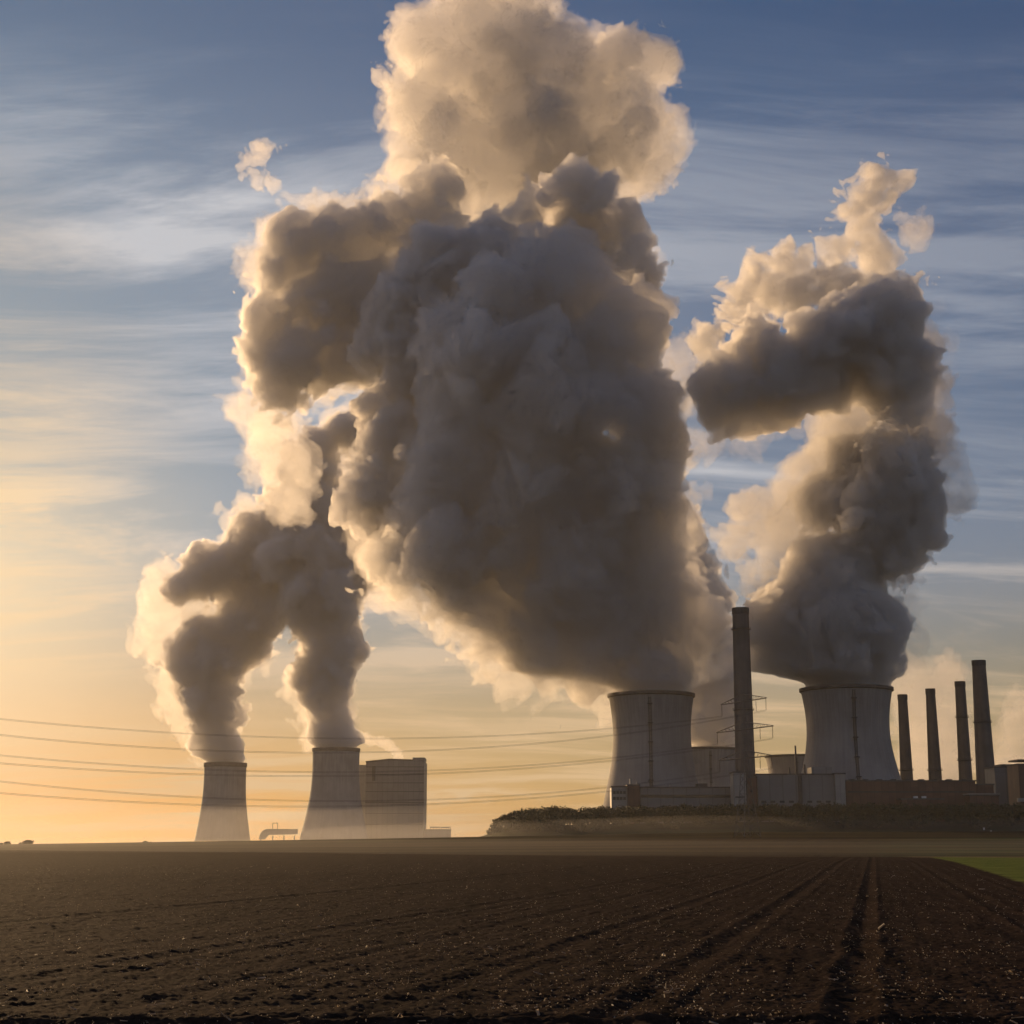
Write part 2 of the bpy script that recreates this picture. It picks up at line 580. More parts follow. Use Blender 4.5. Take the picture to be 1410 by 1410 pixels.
def base_height(x, y):
    """land form without soil relief"""
    endl = y + 1.1 * x
    target = np.interp(x * 950.0 / np.maximum(y, 300), [-900, -314, -91, 131, 314, 900], [-1.5, 1.3, 4.6, 8.4, 9.0, 9.5])
    h = -1.1 * sstep(330, 420, endl) * sstep(250, 330, y)
    h = h + (target + 1.1) * sstep(470, 950, y)
    h = h - 3.5 * sstep(960, 1010, y) * sstep(-60, -240, x * 1000 / np.maximum(y, 300))
    h = h - 6.0 * sstep(1500, 2400, y)
    h = h + 0.35 * sstep(60, 200, y) * np.sin(x * 0.013 + 1.0) * np.sin(y * 0.011) * (1 - sstep(300, 400, y))
    # wooded bank in front of the works
    bank = sstep(975, 1025, y) * (1 - sstep(1400, 1500, y)) * sstep(-24, 0, x)
    return h + bank * 7.0


def soil_relief(x, y):
    u, v = row_uv_np(x, y)
    n = len(x)
    Z = np.zeros(n)
    inf = (1 - sstep(8.3, 9.4, u)) * (1 - sstep(334, 340, y + 1.1 * x))
    P = np.stack([x, y, np.zeros(n)], axis=1)
    big_ = np.clip(fbm(P / 2.2 + 17.0, 3) * 1.4 + 0.55, 0.1, 1.3)
    r = big_ * 0.055 * (0.6 - worley(P / 0.30)) + 0.034 * (0.6 - worley(P / 0.12 + 4.2))
    r = r + 0.035 * fbm(P / 1.3, 4, 0.6)
    Pr = np.stack([u / 0.42, v / 5.0, np.zeros(n)], axis=1)
    r = r + 0.020 * perlin(Pr)
    r = r + 0.005 * np.sin(u * 2 * math.pi / 0.75 + 1.5 * perlin(np.stack([u / 3, v / 4, u * 0], axis=1)))
    wob = 0.22 * perlin(np.stack([v / 5.0, u * 0 + 3, u * 0], axis=1))
    for tu, tw, td in TRACKS:
        d = (u + wob - tu) / tw
        r = r - td * np.exp(-d * d * 1.6) + td * 0.75 * np.exp(-((np.abs(d) - 1.7) / 0.5) ** 2)
    # headland furrows across the rows, close to the viewer
    w2 = 0.25 * perlin(np.stack([x / 7.0, x * 0 + 9, x * 0], axis=1))
    for c0, wd, dp in ((23.6, 0.30, 0.12), (20.9, 0.35, 0.09), (26.4, 0.3, 0.035)):
        d = (y - 0.012 * x + w2 - c0) / wd
        r = r - dp * np.exp(-d * d) + dp * 0.7 * np.exp(-((d + 1.9) / 0.7) ** 2)
    near = 1.0
    Z = Z + inf * r * near
    gr = sstep(8.6, 9.6, u)
    Z = Z + gr * (0.05 + 0.05 * perlin(P / 0.35) * 1.0)
    return Z


def build_ground():
    rad = np.concatenate([np.geomspace(0.8, 15.5, 24)[:-1], np.geomspace(15.5, 130, 800)[:-1], np.geomspace(130, 1100, 330)[:-1], np.geomspace(1100, 11500, 60)])
    a_front = np.linspace(-22.5, 22.5, 860)
    a_side = np.linspace(22.5, 337.5, 90)[1:-1]
    ang = np.radians(np.concatenate([a_front, a_side]))
    nr, na = len(rad), len(ang)
    X = (rad[:, None] * np.sin(ang)[None]).ravel()
    Yv = (rad[:, None] * np.cos(ang)[None]).ravel()
    Z = base_height(X, Yv)
    m = (np.hypot(X, Yv) < 420) & (Yv > 5)
    Z[m] += soil_relief(X[m], Yv[m])
    V = np.stack([X, Yv, Z], axis=1)
    i = np.arange(nr - 1)[:, None] * na
    j = np.arange(na)[None]
    j2 = (j + 1) % na
    Q = np.stack([(i + j), (i + j2), (i + na + j2), (i + na + j)], axis=-1).reshape(-1, 4)[:, ::-1]
    V = np.vstack([V, [[0, 0, 0]]])
    c = len(V) - 1
    # closing fan as degenerate-free quads
    k = np.arange(0, na, 2)
    fan = np.stack([np.full(len(k), c), k, (k + 1) % na, (k + 2) % na], axis=1)
    if na % 2: fan[-1, 3] = 0; fan = fan[:-1]
    Q = np.vstack([Q, fan[:, ::-1]])
    me = mesh_from('ground', V, Q, smooth=True)
    return tag(link_mesh('ground', me, M_ground), kind='structure')


ground = build_ground()


# ------------------------------------------------------------------ solid builders
class MB:
    def __init__(s):
        s.v, s.f = [], []

    def box(s, x0, x1, y0, y1, z0, z1):
        b = len(s.v)
        s.v += [(x, y, z) for z in (z0, z1) for y in (y0, y1) for x in (x0, x1)]
        s.f += [tuple(b + i for i in q) for q in ((0, 2, 3, 1), (4, 5, 7, 6), (0, 1, 5, 4), (2, 6, 7, 3), (0, 4, 6, 2), (1, 3, 7, 5))]
        return s

    def prism(s, poly, y0, y1):
        """poly in x,z (counter-clockwise), extruded along y"""
        b, n = len(s.v), len(poly)
        s.v += [(p[0], y0, p[1]) for p in poly] + [(p[0], y1, p[1]) for p in poly]
        s.f.append(tuple(range(b, b + n)))
        s.f.append(tuple(range(b + 2 * n - 1, b + n - 1, -1)))
        for i in range(n):
            j = (i + 1) % n
            s.f.append((b + i, b + n + i, b + n + j, b + j))
        return s

    def bar(s, a, b_, r, n=4):
        a, b_ = Vector(a), Vector(b_)
        d = (b_ - a).normalized()
        u = d.orthogonal().normalized()
        w_ = d.cross(u)
        k = len(s.v)
        for p in (a, b_):
            for i in range(n):
                t = 2 * math.pi * i / n + math.pi / 4
                s.v.append(tuple(p + u * (r * math.cos(t)) + w_ * (r * math.sin(t))))
        for i in range(n):
            j = (i + 1) % n
            s.f.append((k + i, k + j, k + n + j, k + n + i))
        s.f.append(tuple(k + i for i in range(n))[::-1])
        s.f.append(tuple(k + n + i for i in range(n)))
        return s

    def tube(s, pts, r, n=6):
        for a, b_ in zip(pts[:-1], pts[1:]):
            s.bar(a, b_, r, n)
        return s

    def lathe(s, prof, n=48, cx=0, cyy=0, closed=False):
        """prof: list of (radius, z)"""
        b = len(s.v)
        for r, z in prof:
            for i in range(n):
                t = 2 * math.pi * i / n
                s.v.append((cx + r * math.cos(t), cyy + r * math.sin(t), z))
        m = len(prof)
        for q in range(m if closed else m - 1):
            q2 = (q + 1) % m
            for i in range(n):
                j = (i + 1) % n
                s.f.append((b + q * n + i, b + q * n + j, b + q2 * n + j, b + q2 * n + i))
        return s

    def build(s, name, mat, parent=None, smooth=False, loc=None, bevel=0.0):
        me = bpy.data.meshes.new(name)
        me.from_pydata(s.v, [], s.f)
        if smooth:
            me.polygons.foreach_set('use_smooth', [True] * len(me.polygons))
        me.update()
        o = link_mesh(name, me, mat, parent, loc)
        if bevel:
            bv = o.modifiers.new('bevel', 'BEVEL')
            bv.width = bevel
            bv.segments = 1
        return o


def zpix(py, Y, px=705):
    return float(at(px, py, Y)[2])


def xpix(px, py, Y):
    return float(at(px, py, Y)[0])


def interp_profile(pts, n=44):
    """smooth profile through (z, r) control points"""
    zs = np.array([p[0] for p in pts]); rs = np.array([p[1] for p in pts])
    zz_ = np.linspace(zs[0], zs[-1], n)
    deg = min(4, len(pts) - 1)
    co = np.polyfit((zs - zs[0]) / (zs[-1] - zs[0]), rs, deg)
    return [(float(np.polyval(co, (z_ - zs[0]) / (zs[-1] - zs[0]))), float(z_)) for z_ in zz_]


def cooling_tower(label, cxp, Y, prof, mat, ladder=None, legs=True, base_drop=6.0, group=None, rimh=1.6):
    """prof: (photo y, half width in photo px) from top to bottom"""
    ytop, ybot = prof[0][0], prof[-1][0]
    x0 = xpix(cxp, (ytop + ybot) / 2, Y)
    gz = float(base_height(np.array([x0]), np.array([Y]))[0])
    pts = [(zpix(py_, Y), hw * Y / 2130.0 * 1.0) for py_, hw in prof][::-1]
    zb = gz + base_drop
    pts = [(z_ - gz, r) for z_, r in pts]
    t = empty('cooling_tower', (x0, Y, gz))
    tag(t, label, 'cooling tower', group)
    P = interp_profile(pts)
    H = P[-1][1]
    if P[0][1] > base_drop + 2:
        # carry the flare down to the leg ring
        r0, z0 = P[0]; r1, z1 = P[3]
        sl = (r0 - r1) / (z1 - z0)
        ext = [(r0 + sl * (z0 - q) * 1.05, q) for q in np.linspace(base_drop, z0, 8)[:-1]]
        P = ext + P
    inner = [(r - 1.3, z_) for r, z_ in P][::-1]
    MB().lathe(P + inner, 96, closed=True).build('shell', mat, t, smooth=True)
    rt, zt = P[-1]
    MB().lathe([(rt + 0.02, zt - rimh * 1.4), (rt + 0.9, zt - rimh), (rt + 0.9, zt + 0.5), (rt - 1.5, zt + 0.5), (rt - 1.5, zt - rimh)], 96, closed=True).build('rim', M_rim, t)
    if legs:
        n = 28
        rb = P[0][0]
        for i in range(n):
            a0 = 2 * math.pi * i / n
            mb = MB()
            for s_ in (-0.5, 0.5):
                a1 = a0 + s_ * 2 * math.pi / n
                mb.bar((rb * 1.03 * math.cos(a0), rb * 1.03 * math.sin(a0), -1.0), (rb * math.cos(a1), rb * math.sin(a1), P[0][1] + 0.6), 0.55)
            mb.build('leg', M_conc, t)
    if ladder is not None:
        a = ladder
        mb = MB()
        pr = [(r + 0.7, z_) for r, z_ in P if z_ < zt - 3]
        w_ = 0.9
        for s_ in (-1, 1):
            mb.tube([(r * math.cos(a) - s_ * w_ * math.sin(a), r * math.sin(a) + s_ * w_ * math.cos(a), z_) for r, z_ in pr], 0.2, 4)
        for q in range(len(pr) - 1):
            for f_ in np.linspace(0, 1, 3)[:-1]:
                r = pr[q][0] * (1 - f_) + pr[q + 1][0] * f_
                z_ = pr[q][1] * (1 - f_) + pr[q + 1][1] * f_
                mb.bar((r * math.cos(a) - w_ * math.sin(a), r * math.sin(a) + w_ * math.cos(a), z_), (r * math.cos(a) + w_ * math.sin(a), r * math.sin(a) - w_ * math.cos(a), z_ + 0.3), 0.14)
        for z_t in np.linspace(zt * 0.18, zt * 0.9, 6):
            r = np.interp(z_t, [p[1] for p in pr], [p[0] for p in pr])
            c_ = Vector((math.cos(a), math.sin(a), 0)) * (r + 0.9)
            mb.box(c_.x - 1.7, c_.x + 1.7, c_.y - 1.4, c_.y + 1.2, z_t, z_t + 0.9)
        mb.build('ladder', M_dark, t)
    return t


def chimney(label, cx_top, y_top, hw_top, cx_bot, y_bot, hw_bot, Y, rings=(), group=None, cap=True):
    x0 = xpix(cx_bot, y_bot, Y)
    gz = float(base_height(np.array([x0]), np.array([Y]))[0])
    z1, z0 = zpix(y_top, Y) - gz, zpix(y_bot, Y) - gz
    k = Y / 2130.0
    r1, r0 = hw_top * k * 1.0, hw_bot * k
    sl = (r0 - r1) / (z1 - z0)
    t = empty('chimney', (x0, Y, gz))
    tag(t, label, 'chimney', group)
    rb = r0 + sl * z0
    n = 24
    P = [(rb + (r1 - rb) * i / n, z1 * i / n) for i in range(n + 1)]
    MB().lathe([(p[0], p[1] - 1.0 * (i == 0)) for i, p in enumerate(P)] + [(r1 - 0.7, z1), (r1 - 0.8, z1 - 6)], 40).build('shaft', M_stack, t, smooth=True)
    MB().lathe([(r1 + 0.01, z1 - 4.2), (r1 + 0.35, z1 - 4.0), (r1 + 0.35, z1 + 0.35), (r1 - 0.75, z1 + 0.35), (r1 - 0.75, z1 - 1)], 40, closed=True).build('rim', M_rim, t)
    mb = MB()
    la = R(-150)
    for s_ in (-1, 1):
        mb.tube([((q[0] + 0.25) * math.cos(la) - s_ * 0.3 * math.sin(la), (q[0] + 0.25) * math.sin(la) + s_ * 0.3 * math.cos(la), q[1]) for q in P[1:]], 0.07, 4)
    for q in P[1:]:
        mb.bar(((q[0] + 0.25) * math.cos(la) + 0.3 * math.sin(la), (q[0] + 0.25) * math.sin(la) - 0.3 * math.cos(la), q[1] - 0.5), ((q[0] + 0.25) * math.cos(la) - 0.3 * math.sin(la), (q[0] + 0.25) * math.sin(la) + 0.3 * math.cos(la), q[1] - 0.5), 0.06)
    mb.build('ladder', M_dark, t)
    for f_ in rings:
        r = rb + (r1 - rb) * f_
        z_ = z1 * f_
        mb = MB().lathe([(r - 0.05, z_ - 0.5), (r + 1.0, z_ - 0.1), (r + 1.0, z_ + 0.12), (r - 0.05, z_ + 0.12)], 32, closed=True)
        mb.lathe([(r + 0.92, z_ + 1.15), (r + 1.02, z_ + 1.15), (r + 1.02, z_ + 1.3), (r + 0.92, z_ + 1.3)], 32, closed=True)
        for i in range(16):
            a = 2 * math.pi * i / 16
            mb.bar(((r + 0.97) * math.cos(a), (r + 0.97) * math.sin(a), z_), ((r + 0.97) * math.cos(a), (r + 0.97) * math.sin(a), z_ + 1.2), 0.06)
        mb.build('platform', M_dark, t)
    return t


# --------------------------------------------------------- haze: one closed box of even air round camera and works
HAZE = 0.00004
hm = bpy.data.materials.new('haze_air')
hm.use_nodes = True
ht = NT(hm.node_tree)
hv = ht.new('ShaderNodeVolumePrincipled')
hv.inputs['Color'].default_value = (0.96, 0.90, 0.82, 1)
hv.inputs['Density'].default_value = HAZE
hv.inputs['Anisotropy'].default_value = 0.35
ho = ht.new('ShaderNodeOutputMaterial')
ht.link(hv.outputs[0], ho.inputs['Volume'])
hz = MB().box(-11900, 11900, -11900, 11900, -12.5, 1000).build('haze', hm)
tag(hz, 'pale evening haze filling the air over the fields', 'haze', kind='stuff')


def mist(label, cx, cyy, rx, ry, h, z0, dens):
    m = bpy.data.materials.new('mist_air')
    m.use_nodes = True
    t_ = NT(m.node_tree)
    v_ = t_.new('ShaderNodeVolumePrincipled')
    v_.inputs['Color'].default_value = (0.97, 0.95, 0.93, 1)
    v_.inputs['Density'].default_value = dens
    v_.inputs['Anisotropy'].default_value = 0.55
    o_ = t_.new('ShaderNodeOutputMaterial')
    t_.link(v_.outputs[0], o_.inputs['Volume'])
    mb = MB()
    prof = [(max(0.001, math.cos(a)), math.sin(a)) for a in np.linspace(-math.pi / 2, math.pi / 2, 25)]
    mb.lathe(prof, 72)
    mb.v = [(cx + p[0] * rx, cyy + p[1] * ry, z0 + p[2] * h * (1 + 0.18 * math.sin(p[0] * 9 + 1) * math.sin(p[1] * 5))) for p in mb.v]
    o = mb.build('ground_mist', m, smooth=True)
    return tag(o, label, 'mist', kind='stuff')


mist('bank of pale mist round the feet of the slender far towers', -330, 2050, 900, 560, 62, -10, 0.00018)
mist('low mist lying in the dip behind the ploughed field', 40, 660, 900, 290, 5.0, -1, 0.00020)
mist('thin mist in front of the wooded bank', 215, 972, 380, 55, 12, 6, 0.0018)

# --------------------------------------------------------- cooling towers
tw_a = cooling_tower('slender pale cooling tower standing alone, farthest left', 308.5, 2700,
                     [(1051, 28.5), (1075, 28.2), (1095, 29.0), (1115, 30.8), (1135, 33.5), (1158, 37.0)], M_conc_pale, base_drop=10, rimh=5)
tw_b = cooling_tower('slender pale cooling tower touching the tall grey boiler house', 461.5, 2650,
                     [(1031, 32.0), (1060, 31.8), (1085, 33.0), (1110, 36.5), (1135, 41.5), (1158, 46.5)], M_conc_pale, base_drop=10, rimh=4)
tw_c = cooling_tower('broad cooling tower left of the tall single chimney, under the darkest plume', 898, 1150,
                     [(957, 58.5), (985, 54.5), (1010, 53.0), (1035, 54.0), (1060, 57.5), (1090, 63.5), (1115, 69.0)], M_conc, ladder=R(-97))
tw_d = cooling_tower('largest cooling tower, standing right of the tall single chimney', 1168, 1130,
                     [(949, 62.0), (975, 57.5), (1000, 55.8), (1025, 57.0), (1050, 61.5), (1078, 68.5)], M_conc, ladder=R(-93))
tw_e = cooling_tower('lower cooling tower half hidden behind the broad one and the tall chimney', 972, 1900,
                     [(1031, 43.0), (1050, 41.0), (1065, 40.5), (1085, 42.0), (1105, 45.0)], M_conc, ladder=R(-88), legs=False)
tw_f = cooling_tower('small distant cooling tower whose rim shows between the tall chimney and the largest tower', 1098, 2000,
                     [(1041, 42.5), (1055, 39.5), (1068, 38.5), (1085, 40.0), (1100, 43.0)], M_conc, ladder=R(-100), legs=False)

# --------------------------------------------------------- chimneys
chimney('tallest chimney, thick dark shaft rising between the two broad cooling towers', 1019, 838, 11.2, 1026.5, 1065, 13.4, 1085, rings=(0.52, 0.9))
chimney('leftmost and shortest of the four chimneys beside the largest cooling tower', 1242.5, 957, 6.2, 1248.7, 1075, 8.6, 1290, rings=(0.42,), group='row of four dark chimneys')
chimney('second of the four right-hand chimneys, slim with a clean dark top', 1280.5, 949, 6.2, 1288, 1075, 8.9, 1280, rings=(0.4,), group='row of four dark chimneys')
chimney('third of the four right-hand chimneys, overlapped at its foot by the thickest', 1321.5, 939, 6.8, 1330, 1077, 9.0, 1270, rings=(0.45, 0.75), group='row of four dark chimneys')
chimney('thickest and tallest of the four chimneys at the right end', 1347, 910, 9.0, 1358, 1077, 13.0, 1230, rings=(0.62,), group='row of four dark chimneys')


# --------------------------------------------------------- buildings
def hall(name, label, cat, x0, x1, ytop, Y, depth, mat, roof='flat', parts=(), group=None, ybase=None):
    """box-like building whose front shows from photo x0 to x1 with its eaves at ytop"""
    ym = ytop + 15
    xa, xb = xpix(x0, ym, Y), xpix(x1, ym, Y)
    xc = (xa + xb) / 2
    gz = float(base_height(np.array([xc]), np.array([Y]))[0])
    H = zpix(ytop, Y) - gz
    hwid = (xb - xa) / 2
    t = empty(name, (xc, Y, gz))
    tag(t, label, cat, group)
    MB().box(-hwid, hwid, 0, depth, -2, H).build('wall', mat, t, bevel=0.15)
    e = 0.5
    if roof == 'flat':
        mb = MB().box(-hwid - e, hwid + e, -e, depth + e, H + 0.003, H + 0.9)
    elif roof == 'gable':
        mb = MB().prism([(-hwid - e, H + 0.003), (hwid + e, H + 0.003), (hwid + e, H + 0.5), (0, H + 0.5 + hwid * 0.10), (-hwid - e, H + 0.5)], -e, depth + e)
    mb.build('roof', M_roof, t)
    return t, hwid, H


def windows(t, xs, zs, w_, h_, y=-0.12, mat=None):
    for x_ in xs:
        for z_ in zs:
            fr = MB().box(x_ - w_ / 2 - 0.15, x_ + w_ / 2 + 0.15, y, -0.003, z_ - 0.15, z_ + h_ + 0.15).build('window', M_dark, t)
            MB().box(x_ - w_ / 2, x_ + w_ / 2, y - 0.05, y - 0.003, z_, z_ + h_).build('pane', mat or M_glass, fr)


# far boiler house beside the second tower (Y about 2700)
Yb = 2720
kb = Yb / 2130.0
gz = float(base_height(np.array([-200.0]), np.array([Yb]))[0])
xb = lambda p: xpix(p, 1100, Yb)
zb = lambda p: zpix(p, Yb) - gz
cxb = xb(541)
bh = tag(empty('boiler_house', (cxb, Yb, gz)), 'tall windowless grey boiler house with a stepped roof beside the slender tower', 'power station building')
MB().prism([(xb(503) - cxb, -2), (xb(583.5) - cxb, -2), (xb(583.5) - cxb, zb(1048)), (xb(567) - cxb, zb(1047.6)), (xb(535) - cxb, zb(1046.8)), (xb(503) - cxb, zb(1050))], 0, 95).build('wall', M_clad, bh)
MB().box(xb(567.5) - cxb, xb(584) - cxb, -0.8, 60, zb(1047.3), zb(1043)).build('lift_tower', M_clad, bh)
MB().prism([(xb(502.5) - cxb, zb(1049.9)), (xb(535) - cxb, zb(1046.7)), (xb(567) - cxb, zb(1047.4)), (xb(567) - cxb, zb(1045.6)), (xb(535) - cxb, zb(1044.6)), (xb(502.5) - cxb, zb(1048))], -1.2, 96).build('roof', M_roof, bh)
MB().box(xb(491) - cxb, xb(502.8) - cxb, 4, 50, -2, zb(1053)).build('stair_tower', M_light, bh)
for z_ in (1056, 1066, 1078, 1090, 1105, 1120, 1135):
    MB().box(xb(503) - cxb, xb(583.5) - cxb, -0.5, -0.004, zb(z_) - 0.5, zb(z_) + 0.5).build('ledge', M_dark, bh)
MB().box(xb(512) - cxb, xb(516) - cxb, -2.2, -0.004, zb(1075), zb(1055)).build('duct', M_dark, bh)

# annexe right of it with plant on the roof
an = tag(empty('annexe', (xb(602), Yb + 5, gz)), 'low flat annexe with pipework on its roof, right of the boiler house', 'building')
ax0, ax1 = xb(584.3) - xb(602), xb(620) - xb(602)
MB().box(ax0, ax1, 0, 40, -2, zb(1143)).build('wall', M_clad, an)
MB().box(ax0 - 0.3, ax1 + 0.8, -0.8, 41, zb(1143) + 0.003, zb(1142) + 0.3).build('roof', M_roof, an)
mb = MB()
for p0, p1, yy in ((592, 606, 1139), (607, 619, 1139.2)):
    mb.bar((xb(p0) - xb(602), 3, zb(yy)), (xb(p1) - xb(602), 3, zb(yy)), 0.9, 6)
    for q in np.linspace(p0 + 1, p1 - 1, 4):
        mb.bar((xb(q) - xb(602), 3, zb(1142.4)), (xb(q) - xb(602), 3, zb(yy)), 0.45)
mb.build('roof_pipe', M_dark, an)
MB().bar((xb(620) - xb(602), 2, zb(1142.6)), (xb(620) - xb(602), 2, zb(1137.6)), 0.5).build('mast', M_dark, an)

# conveyor gallery left of the second tower
cv = tag(empty('conveyor_gallery', (xb(390), Yb - 60, gz)), 'raised conveyor gallery with a rounded left end beside the slender tower', 'conveyor')
xo = xb(390)
pl = []
for a in np.linspace(0, 1, 9):
    th = a * math.pi / 2
    pl.append((xb(366) + (1 - math.cos(th)) * 11 * kb - xo, zb(1156) + math.sin(th) * (1156 - 1142.5) * kb))
pl = pl + [(xb(417) - xo, zb(1142)), (xb(417) - xo, zb(1149)), (xb(378) - xo, zb(1150)), (xb(373) - xo, zb(1156))]
MB().prism(pl[::-1], 0, 9).build('gallery', M_clad, cv)
for p in (368, 384, 399, 413):
    MB().box(xb(p) - xo - 0.7, xb(p) - xo + 0.7, 2, 7, -1, zb(1151)).build('support', M_dark, cv)
mb = MB()
for p in (383.5, 390):
    mb.bar((xb(p) - xo, 4, zb(1143)), (xb(p) - xo, 4, zb(1134)), 0.55)
mb.bar((xb(383.5) - xo, 4, zb(1134)), (xb(390) - xo, 4, zb(1134)), 0.5)
mb.build('hoist_frame', M_dark, cv)

# near works
def nz(py, Y, x): return zpix(py, Y) - float(base_height(np.array([x]), np.array([Y]))[0])

t, hw_, H = hall('office_block', 'small pale block at the foot of the broad cooling tower, left end', 'building', 842, 864, 1084, 1085, 18, M_light)
windows(t, np.linspace(-hw_ + 2, hw_ - 2, 4), [H - 4.5, H - 8.5], 1.6, 1.8)
t, hw_, H = hall('switch_house', 'narrow darker building next to the small pale block', 'building', 864.6, 881, 1082, 1083, 16, M_brown)
MB().lathe([(0.9, H), (0.9, H + 5), (0.6, H + 5)], 12, cx=-1.5, cyy=5).build('vent_pipe', M_light, t)
MB().lathe([(0.5, H), (0.5, H + 3), (0.3, H + 3)], 12, cx=2.8, cyy=7).build('vent_pipe', M_light, t)
t, hw_, H = hall('turbine_hall', 'long low grey hall in front of the half hidden cooling tower', 'building', 881.6, 1009.4, 1085, 1088, 30, M_clad)
MB().box(-hw_ + 0.5, hw_ - 0.5, -0.35, -0.004, H - 6.5, H - 4.6).build('window_band', M_glass, t)
MB().box(hw_ * 0.25, hw_ * 0.25 + 7, 3, 15, H + 0.9, H + 3.2).build('roof_unit', M_dark, t)
MB().box(-hw_ * 0.35, -hw_ * 0.35 + 4, 6, 13, H + 0.9, H + 2.6).build('roof_unit', M_light, t)
t, hw_, H = hall('filter_tower', 'pale narrow tower block at the foot of the tallest chimney', 'building', 1010, 1027.5, 1064, 1060, 16, M_light)
MB().box(-hw_ + 1, hw_ - 1, -0.3, -0.004, H * 0.5, H * 0.5 + 0.8).build('ledge', M_dark, t)
t, hw_, H = hall('pump_house', 'dark narrow building squeezed right of the pale filter block', 'building', 1028.2, 1042, 1071, 1064, 14, M_brown)
t, hw_, H = hall('boiler_hall', 'wide grey hall left of and below the largest cooling tower', 'building', 1042.8, 1149.5, 1067, 1072, 28, M_clad)
windows(t, np.linspace(-hw_ + 4, hw_ - 5, 8), [H * 0.42], 3.0, 1.2)
MB().box(-1.2 + hw_ * 0.10, 1.2 + hw_ * 0.10, -1.6, -0.004, 0, H - 0.3).build('duct', M_dark, t)
for fx, ph in ((0.06, 1026), (-0.12, 1056), (0.28, 1052)):
    MB().lathe([(0.75, H + 0.5), (0.6, nz(ph, 1072, 190)), (0.35, nz(ph, 1072, 190))], 12, cx=hw_ * fx, cyy=6).build('vent_pipe', M_dark, t)
MB().box(hw_ * 0.45, hw_ * 0.98, 5, 20, H + 0.9, H + 5.5).build('roof_unit', M_clad, t)
t, hw_, H = hall('stair_tower', 'pale upright block at the joint of the grey and the brown halls', 'building', 1150.2, 1164, 1066, 1068, 14, M_light)
t, hw_, H = hall('coal_hall', 'long reddish brown hall under the four right-hand chimneys', 'building', 1165, 1344, 1076, 1074, 26, M_brown)
mb = MB()
for q in np.linspace(-hw_ + 6, hw_ - 6, 9):
    mb.box(q - 1.5, q + 1.5, 6, 12, H + 0.9, H + 1.8)
mb.build('skylight', M_roof, t)
MB().box(-hw_ + 1, hw_ - 1, -0.35, -0.004, H - 7.5, H - 6.6).build('ledge', M_dark, t)
t, hw_, H = hall('loading_shed', 'low lean shed at the right end of the brown hall', 'building', 1344.6, 1369, 1081, 1078, 22, M_brown)
t, hw_, H = hall('silo_block', 'dark grey stepped block right of the thickest chimney', 'building', 1370, 1401.5, 1057, 1140, 24, M_clad)
MB().box(-hw_ * 0.35, hw_ * 0.9, 2, 18, H + 0.9, H + 2.6).build('roof_unit', M_dark, t)
t, hw_, H = hall('corner_block', 'brown square block with a raised slab cap at the right edge of the photo', 'building', 1403, 1440, 1053, 1100, 26, M_brown)
MB().box(-hw_ - 0.5, hw_, -0.5, 20, H + 2.6, H + 3.8).build('roof_slab', M_dark, t)
MB().box(-hw_ - 2.5, hw_, -3.0, -0.004, H * 0.36, H * 0.36 + 2.4).build('canopy', M_light, t)
t, hw_, H = hall('store_shed', 'low pale-roofed shed in front of the brown hall near the right edge', 'building', 1336, 1376, 1096, 1050, 12, M_brown)
MB().box(-hw_ - 0.8, hw_ + 0.8, -1, 13, H + 0.91, H + 1.7).build('roof_cladding', M_light, t)


t, hw_, H = hall('ash_shed', 'low shed with two bright white roof boxes in front of the brown hall', 'building', 1242, 1300, 1101, 1062, 14, M_brown)
for q in (-0.28, 0.12):
    MB().box(hw_ * q - 1.3, hw_ * q + 1.3, 1, 4, H + 0.903, H + 2.3).build('roof_box', M_white, t, bevel=0.1)


# --------------------------------------------------------- pylon and power lines
PY = np.array([124.0, 0.0]); PYY = 760.0
pxw = xpix(1026, 1050, PYY)
pgz = float(base_height(np.array([pxw]), np.array([PYY]))[0])
ad = Vector((17.0, -38.0, 0)).normalized()       # crossarm direction (right end nearer)
wd = Vector((-ad.y * -1, 0, 0))
wd = Vector((ad.y, -ad.x, 0))                    # along the line, to the left and nearer
pyl = tag(empty('pylon', (pxw, PYY, pgz), 0), 'steel lattice power pylon standing in front of the tallest chimney', 'electricity pylon')
topz = zpix(948, PYY) - pgz
ARMS = [(zpix(966, PYY) - pgz, 20.5), (zpix(1004.5, PYY) - pgz, 25.5), (zpix(1044, PYY) - pgz, 24.0)]
mb = MB()


def leg_half(z_):
    return float(np.interp(z_, [0, 18, ARMS[2][0], topz], [4.6, 2.4, 1.15, 0.35]))


zs = [0, 6, 11.5, 16.5, 21, 25.5] + list(np.arange(29, topz, 3.2)) + [topz]
for sx in (-1, 1):
    for sy in (-1, 1):
        mb.tube([tuple(ad * (sx * leg_half(q)) + wd * (sy * leg_half(q)) + Vector((0, 0, q))) for q in zs], 0.16, 4)
for za, zc in zip(zs[:-1], zs[1:]):
    ha, hc = leg_half(za), leg_half(zc)
    for (e0, e1) in ((ad, wd), (wd, ad)):
        for s_ in (-1, 1):
            mb.bar(tuple(e0 * ha + e1 * (s_ * ha) + Vector((0, 0, za))), tuple(e0 * -hc + e1 * (s_ * hc) + Vector((0, 0, zc))), 0.08)
            mb.bar(tuple(e0 * -ha + e1 * (s_ * ha) + Vector((0, 0, za))), tuple(e0 * hc + e1 * (s_ * hc) + Vector((0, 0, zc))), 0.08)
mb.build('tower', M_steel, pyl)
wire_pts = []
